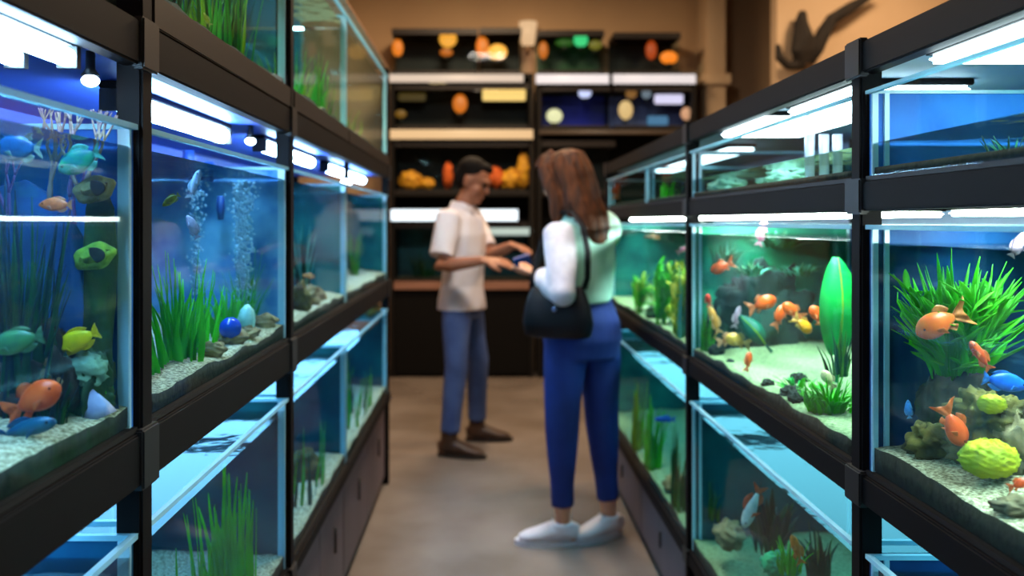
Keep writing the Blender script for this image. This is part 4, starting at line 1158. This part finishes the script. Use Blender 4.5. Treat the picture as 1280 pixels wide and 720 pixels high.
arm(b, mrs, mre, mrw, .98); arm(b, mls, mle, mlw, .98)
hand(b, mrw, Vector((1, -.08, -.10)), Vector((.1, .5, -1)), 1.05, .30, -1)
hand(b, mlw, Vector((.55, -.8, -.12)), Vector((.0, -.2, -1)), 1.05, .35, 1)
mra, mla = Vector((-.205, 5.19, .10)), Vector((-.045, 5.56, .10))
mrh, mlh = W(0, -.09, .90), W(0, .09, .90)
def leg(b, h, kn, a, k=1.):
    b.loft([h, h.lerp(kn, .35), kn, kn.lerp(a, .35), a.lerp(kn, .15), a], [.085 * k, .075 * k, .056 * k, .057 * k, .040 * k, .036 * k], (1, 0, 0), 18)
mrk, mlk = Vector((-.165, 5.20, .52)), Vector((-.04, 5.48, .52))
leg(b, mrh, mrk, mra); leg(b, mlh, mlk, mla)
def footpts(a, d, L, side):
    d = Vector(d).normalized()
    h = Vector((a.x, a.y, 0)) - d * .055
    return h, d, L
def foot(b, a, d, L=.25, k=1.):
    h, d, L = footpts(a, d, L, 1)
    z = UP
    b.loft([h + z * .045, h + d * .05 + z * .055, h + d * L * .5 + z * .042, h + d * L * .8 + z * .028, h + d * (L - .01) + z * .02], [(.028, .04), (.034, .052), (.038, .040), (.040, .026), (.02, .016)], z.cross(d), 16)
mrd, mld = Vector((1, -.25, 0)), Vector((1, .0, 0))
foot(b, mra, mrd); foot(b, mla, mld)
b.obj('body', SKIN_M, man, remesh=VOX, sm=3)
for s in (1, -1):
    B().ball(q(.083, s * .033, .003), (.011, .014, .011), 12, 8).obj('eye', M_EYE, man, True)
# hair: short dark cap
hm = mat('black brown short hair', (.05, .035, .03), .8, (.03, .022, .02), 40, .3, spec=.15)
hb = B()
hb.ball(q(-.024, 0, .048), (.098, .086, .088), 28, 18, HM, lambda d: .03 * noise.noise(d * 9))
hb.ball(q(-.052, 0, .0), (.072, .083, .085), 24, 16, HM, lambda d: .03 * noise.noise(d * 9))
hb.ball(q(.034, .012, .088), (.052, .062, .034), 18, 12, HM, lambda d: .06 * noise.noise(d * 7))
hb.obj('hair', hm, man, remesh=.007, sm=2)
# shirt
m_shirt = mat('white cotton shirt', (.88, .86, .88), .8, (.83, .81, .84), 5, .15)
sb = B()
fold = lambda u, t: .025 * math.sin(u * 4 + t * 9) + .015 * math.sin(u * 9 - t * 14)
sb.loft([W(0, 0, .855), W(0, 0, .90), W(.005, 0, 1.0), W(.012, 0, 1.1), W(.012, 0, 1.2), W(.008, 0, 1.30), W(.0, 0, 1.39), W(-.005, 0, 1.45), W(-.003, 0, 1.478)],
        [(.186, .140), (.184, .138), (.168, .124), (.165, .122), (.172, .126), (.188, .128), (.182, .112), (.13, .085), (.08, .072)], l, 40, fold)
for s, e in ((mrs, mre), (mls, mle)):
    sb.loft([s - (e - s).normalized() * .03, s, s.lerp(e, .3), s.lerp(e, .62), s.lerp(e, .80)], [.055, .074, .076, .072, .073], (0, .3, 1), 22, lambda u, t: .04 * math.sin(u * 3 + t * 8))
shirt = sb.obj('shirt', m_shirt, man, remesh=.008, sm=3)
cl = B()
for s in (1, -1):
    cl.sheet([[W(-.066, 0, 1.505), W(-.04, s * .058, 1.510), W(.03, s * .066, 1.50), W(.078, s * .028, 1.475)],
              [W(-.088, 0, 1.462), W(-.05, s * .085, 1.462), W(.045, s * .088, 1.455), W(.102, s * .05, 1.425)]], .006)
cl.obj('collar', m_shirt, shirt, True)
B().sheet([[W(.128 - .0 * i, -.012, 1.43 - i * .09), W(.131, 0, 1.43 - i * .09), W(.128, .012, 1.43 - i * .09)] for i in range(7)], .004).obj('placket', m_shirt, shirt, True)
# jeans
m_jean = mat('faded blue denim', (.25, .35, .56), .8, (.17, .26, .46), 5, .2)
def jeans(name, parent, m, hips, legs, waist, k=1., hem=.0):
    jb = B()
    jb.loft(*waist)
    for h, kn, a in legs:
        jb.loft([h + UP * .05, h, h.lerp(kn, .3), h.lerp(kn, .65), kn, kn.lerp(a, .3), kn.lerp(a, .7), a], [.076 * k, .090 * k, .092 * k, .080 * k, .073 * k, .070 * k * (hips or 1) ** .4, .064 * k * (hips or 1), .062 * k * (hips or 1)], (1, 0, 0), 22,
                lambda u, t: .025 * math.sin(u * 3 + t * 26))
    return jb.obj(name, m, parent, remesh=.009, sm=3)
jeans('jeans', man, m_jean, None, ((mrh, mrk, mra.lerp(mrk, .10)), (mlh, mlk, mla.lerp(mlk, .10))),
      ([W(0, 0, .80), W(0, 0, .88), W(0, 0, .95), W(0, 0, 1.0)], [(.150, .106), (.154, .108), (.148, .104), (.14, .10)], l, 24), .95)
m_boot = mat('brown leather boot', (.24, .15, .10), .5, (.17, .105, .07), 10, .2)
m_sole = mat('dark boot sole', (.10, .07, .05), .7)
def shoe(parent, a, d, m, ms, L, top, name, lace=None):
    h, d, L = footpts(a, d, L, 1)
    s = UP.cross(d)
    sb = B()
    sb.loft([h - d * .012 + UP * .05, h + d * .03 + UP * .058, h + d * L * .42 + UP * .055, h + d * L * .66 + UP * .042, h + d * L * .86 + UP * .034, h + d * L + UP * .028],
            [(.024, .036), (.040, .046), (.045, .044), (.050, .032), (.046, .024), (.022, .012)], s, 20)
    aa = Vector((a.x, a.y, 0))
    sb.loft([aa + UP * .05, aa + UP * .09, aa + UP * top], [(.046, .056), (.046, .052), (.047, .050)], s, 18)
    sh = sb.obj(name, m, parent, remesh=.007, sm=3)
    so = B()
    so.loft([h - d * .028 + UP * .001, h - d * .028 + UP * .022], [.03, .03], s, 4) if 0 else None
    out = []
    N = 26
    for i in range(N):
        u = 2 * math.pi * i / N
        cx, cy = math.cos(u), math.sin(u)
        out.append(h + d * (L * .5 + cx * (L * .5 + .018)) + s * (cy * (.046 + .008 * cx)))
    so.add([p + UP * .0005 for p in out] + [p + UP * .022 for p in out], [tuple(range(N))[::-1], tuple(range(N, 2 * N))] + [(i, (i + 1) % N, N + (i + 1) % N, N + i) for i in range(N)])
    so.obj('sole', ms, sh)
    if lace:
        for i in range(4):
            c = h + d * L * (.40 + .08 * i) + UP * (.103 - .013 * i)
            B().loft([c - s * .026 - UP * .004, c + UP * .002, c + s * .026 - UP * .004], [.0028, .003, .0028], UP, 8).obj('lace', lace, sh, True)
    return sh
shoe(man, mra, mrd, m_boot, m_sole, .265, .17, 'boot', m_sole)
shoe(man, mla, mld, m_boot, m_sole, .265, .17, 'boot', m_sole)

# ---- the woman
wom, f, l, W = person((.425, 3.82, 0), 134, 'woman seen from behind with long brown hair, mint vest, white sleeves, jeans and sneakers')
b = B()
hc = W(.085, 0.015, 1.565)
hf = (f * math.cos(.25) + l * .25 - UP * math.sin(.25)).normalized(); hl = UP.cross(hf).normalized(); hu = hf.cross(hl).normalized()
q, HM = head(b, hc, hf, hu, hl, .98, True)
b.loft([W(0, 0, 1.36), W(.005, 0, 1.42), W(.03, 0, 1.47), W(.055, 0, 1.51)], [.06, .050, .046, .048], l, 16)
b.loft([W(0, 0, .84), W(0, 0, .93), W(0, 0, 1.05), W(.01, 0, 1.16), W(.02, 0, 1.24), W(.0, 0, 1.33), W(-.005, 0, 1.385), W(0, 0, 1.41)],
       [(.15, .105), (.155, .11), (.115, .085), (.125, .09), (.135, .105), (.135, .085), (.11, .065), (.055, .05)], l, 24)
wls, wle, wlw = W(-.005, .158, 1.345), Vector((.318, 3.555, 1.095)), Vector((.235, 3.765, 1.155))
wrs, wre, wrw = W(-.005, -.158, 1.345), Vector((.48, 4.06, 1.10)), Vector((.275, 4.14, 1.145))
arm(b, wls, wle, wlw, .80); arm(b, wrs, wre, wrw, .80)
hand(b, wlw, Vector((-.38, .9, .10)), Vector((.25, .1, 1)), .95, .45, -1)
hand(b, wrw, Vector((-1, .12, .02)), Vector((.1, .3, 1)), .95, .45, 1)
wla, wra = Vector((.338, 3.775, .075)), Vector((.552, 3.87, .075))
wlh, wrh = Vector((.348, 3.77, .90)), Vector((.505, 3.87, .90))
wlk, wrk = wlh.lerp(wla, .52) + f * .012, wrh.lerp(wra, .52) + f * .012
leg(b, wlh, wlk, wla, .86); leg(b, wrh, wrk, wra, .86)
wld, wrd = Vector((-1, .02, 0)), Vector((-.86, -.5, 0))
foot(b, wla, wld, .235); foot(b, wra, wrd, .235)
b.obj('body', SKIN_W, wom, remesh=VOX, sm=3)
for s in (1, -1):
    B().ball(q(.083, s * .033, .003), (.011, .014, .011), 12, 8).obj('eye', M_EYE, wom, True)
m_hair = mat('chestnut brown hair', (.36, .19, .08), .65, (.16, .08, .034), 30, .5, stretch=(1.4, 1.4, .12), spec=.2)
hb = B()
bk = -f
hb.loft([q(-.01, 0, .132), q(-.012, 0, .118), q(-.02, 0, .085), q(-.028, 0, .04), q(-.040, 0, -.01), q(-.050, 0, -.06), W(.0, .0, 1.46), W(-.035, -.01, 1.40), W(-.06, -.015, 1.34), W(-.075, -.02, 1.29), W(-.08, -.02, 1.265)],
        [(.022, .022), (.055, .055), (.086, .094), (.100, .100), (.108, .098), (.112, .09), (.120, .082), (.124, .072), (.112, .056), (.080, .040), (.03, .018)], hl, 72,
        lambda u, t: .035 * math.sin(u * 11 + t * 3) + .022 * math.sin(u * 23 - t * 5))
for s in (1, -1):
    hb.loft([q(.03, s * .045, .112), q(.045, s * .082, .06), q(.03, s * .100, -.01), q(.012, s * .105, -.08), W(.045, s * .115, 1.42), W(.03, s * .12, 1.34)], [.022, .032, .034, .032, .03, .008], f, 20, lambda u, t: .10 * math.sin(u * 5 + t * 4))
hb.loft([q(.02, .0, .128), q(.07, .03, .105), q(.105, .05, .085)], [.03, .028, .010], hu, 14)
hb.obj('hair', m_hair, wom, remesh=.007, sm=1)
m_sleeve = mat('white knit sleeve', (.86, .84, .88), .9, (.80, .78, .83), 30, .2)
tb = B()
tb.loft([W(0, 0, 1.13), W(.006, 0, 1.2), W(.012, 0, 1.28), W(.0, 0, 1.34), W(-.004, 0, 1.395), W(0, 0, 1.425)], [(.138, .10), (.144, .108), (.152, .112), (.15, .098), (.115, .076), (.066, .062)], l, 30)
for s, e, w in ((wls, wle, wlw), (wrs, wre, wrw)):
    tb.ball(e, .056, 18, 12)
    tb.loft([s - (e - s).normalized() * .02, s, s.lerp(e, .3), s.lerp(e, .7), e], [.045, .064, .068, .064, .054], (1, .3, 0), 24, lambda u, t: .05 * math.sin(u * 3 + t * 16))
    tb.loft([e, e.lerp(w, .4), e.lerp(w, .75), e.lerp(w, .88)], [.054, .056, .050, .044], (0, .3, 1), 24, lambda u, t: .05 * math.sin(u * 3 + t * 12))
tb.obj('sleeves_top', m_sleeve, wom, remesh=.008, sm=3)
m_vest = mat('mint green vest', (.76, .93, .86), .85, (.70, .88, .80), 8, .1)
vb = B()
vb.loft([W(0, 0, 1.035), W(0, 0, 1.07), W(.004, 0, 1.14), W(.01, 0, 1.22), W(.010, 0, 1.29), W(-.004, 0, 1.35), W(-.008, 0, 1.40), W(-.004, 0, 1.432)],
        [(.150, .118), (.148, .116), (.150, .118), (.156, .124), (.160, .124), (.150, .108), (.112, .086), (.072, .07)], l, 36, lambda u, t: .02 * math.sin(u * 5 + t * 7))
vb.ball(wrs + Vector((-.015, -.01, .0)), (.085, .085, .09), 20, 14)
vb.loft([W(0, -.03, 1.06), W(.0, -.05, 1.2), W(.0, -.06, 1.34)], [(.118, .105), (.118, .115), (.11, .10)], l, 24)
vb.obj('vest', m_vest, wom, remesh=.008, sm=2)
m_jean2 = mat('deep blue denim', (.07, .19, .50), .8, (.05, .14, .41), 5, .15)
jeans('jeans', wom, m_jean2, .8, ((wlh, wlk, wla.lerp(wlk, .22)), (wrh, wrk, wra.lerp(wrk, .22))),
      ([W(0, 0, .80), W(-.005, 0, .88), W(-.005, 0, .95), W(0, 0, 1.02), W(0, 0, 1.06)], [(.175, .125), (.19, .142), (.180, .135), (.15, .114), (.142, .108)], (-.84, -.54, 0), 24), 1.0)
m_sneak = mat('white sneaker leather', (.88, .87, .90), .5, (.83, .82, .86), 6)
m_snsole = mat('white rubber sole', (.80, .79, .82), .6)
shoe(wom, wla, wld, m_sneak, m_snsole, .245, .095, 'sneaker', m_snsole)
shoe(wom, wra, wrd, m_sneak, m_snsole, .245, .095, 'sneaker', m_snsole)

# ---- her bag and the small blue thing between the hands
m_bag = mat('black navy bag leather', (.028, .032, .062), .55, (.02, .024, .048), 8, .1, spec=.3)
bc = P(697, 388, 3.645)
bag = empty('shoulder_bag', bc - UP * .11, 'soft dark navy shoulder bag hanging at the woman\'s hip', 'bag')
bb = B()
ld = Vector((.80, -.25, 0)).normalized()
bb.loft([bc - UP * .115, bc - UP * .105, bc - UP * .05, bc + UP * .02, bc + UP * .08, bc + UP * .10], [(.10, .02), (.135, .042), (.150, .055), (.140, .05), (.115, .03), (.10, .012)], ld, 30, lambda u, t: .03 * math.sin(u * 4 + t * 8), .75)
body = bb.obj('bag_body', m_bag, bag, True)
n_ = ld.cross(UP).normalized()
if n_.y > 0: n_ = -n_
B().ball(bc + UP * .01 + n_ * .058 + ld * .0, .011, 14, 10).obj('charm', mat('silver blue charm', (.62, .66, .80), .25, metal=.6), bag, True)
top = W(-.0, .118, 1.425)
B().loft([bc + UP * .09 + ld * .11, Vector((.425, 3.615, 1.15)), Vector((.425, 3.60, 1.26)), Vector((.41, 3.635, 1.36)), Vector((.375, 3.70, 1.425)), Vector((.335, 3.75, 1.425)),
          Vector((.265, 3.80, 1.34)), Vector((.225, 3.74, 1.22)), bc + UP * .09 - ld * .11], [(.016, .004)] * 9, (1, .6, 0), 10).obj('strap', m_bag, bag, True)
ph = P(653, 326, 3.98)
pm = B().box(-.038, .038, -.012, .012, -.022, .022)
R3 = Matrix.Rotation(R(-18), 3, 'Y') @ Matrix.Rotation(R(15), 3, 'X')
pm.v = [ph + R3 @ v for v in pm.v]
pho = empty('phone', ph, 'small blue phone held over the woman\'s hand', 'phone')
pm.obj('case', mat('blue phone case', (.12, .28, .55), .4), pho, bevel=.004)
pm = B().box(-.035, .035, -.0132, -.0122, -.019, .019)
pm.v = [ph + R3 @ v for v in pm.v]
pm.obj('screen', mat('dark blue phone screen', (.08, .22, .42), .15), pho)

# ---------------------------------------------------------------- light and camera
def area(name, loc, size, energy, col, rot=(0, 0, 0), sy=None):
    d = bpy.data.lights.new(name, 'AREA')
    d.energy = energy; d.color = col; d.size = size
    if sy: d.shape = 'RECTANGLE'; d.size_y = sy
    o = bpy.data.objects.new(name, d); COL.objects.link(o)
    o.location = loc; o.rotation_euler = [R(x) for x in rot]
    return o
WA = (1., .66, .36)
area('ceiling_light_aisle', (.05, 3.3, 3.72), .5, 105, (1., .86, .74))
area('ceiling_light_back', (.0, 6.3, 3.72), .6, 120, (1., .70, .42))
area('ceiling_light_corner', (2.9, 5.6, 3.72), .5, 80, (1., .68, .40))
area('ceiling_light_near', (.05, .2, 3.72), .5, 12, (1., .80, .62))
w = bpy.data.worlds.new('World'); SC.world = w; w.use_nodes = True
w.node_tree.nodes['Background'].inputs[0].default_value = (.03, .025, .02, 1)
w.node_tree.nodes['Background'].inputs[1].default_value = .3

cd = bpy.data.cameras.new('Camera')
cam = bpy.data.objects.new('Camera', cd); COL.objects.link(cam)
cam.location = (0, 0, EYE); cam.rotation_euler = (R(90), 0, 0)
cd.sensor_width = 36; cd.lens = F / 1280 * 36
cd.shift_x = (640 - VX) / 1280; cd.shift_y = -(360 - VY) / 1280
cd.clip_start = .02
cd.dof.use_dof = True; cd.dof.focus_distance = 1.45; cd.dof.aperture_fstop = 2.7
SC.camera = cam
SC.view_settings.view_transform = 'Standard'
SC.view_settings.look = 'None'
SC.view_settings.gamma = 1
SC.view_settings.use_curve_mapping = False
SC.view_settings.exposure = 0
cy = SC.cycles
cy.use_denoising = True
cy.max_bounces = 10
cy.transparent_max_bounces = 40
cy.caustics_reflective = False
cy.caustics_refractive = False
cy.sample_clamp_indirect = 4
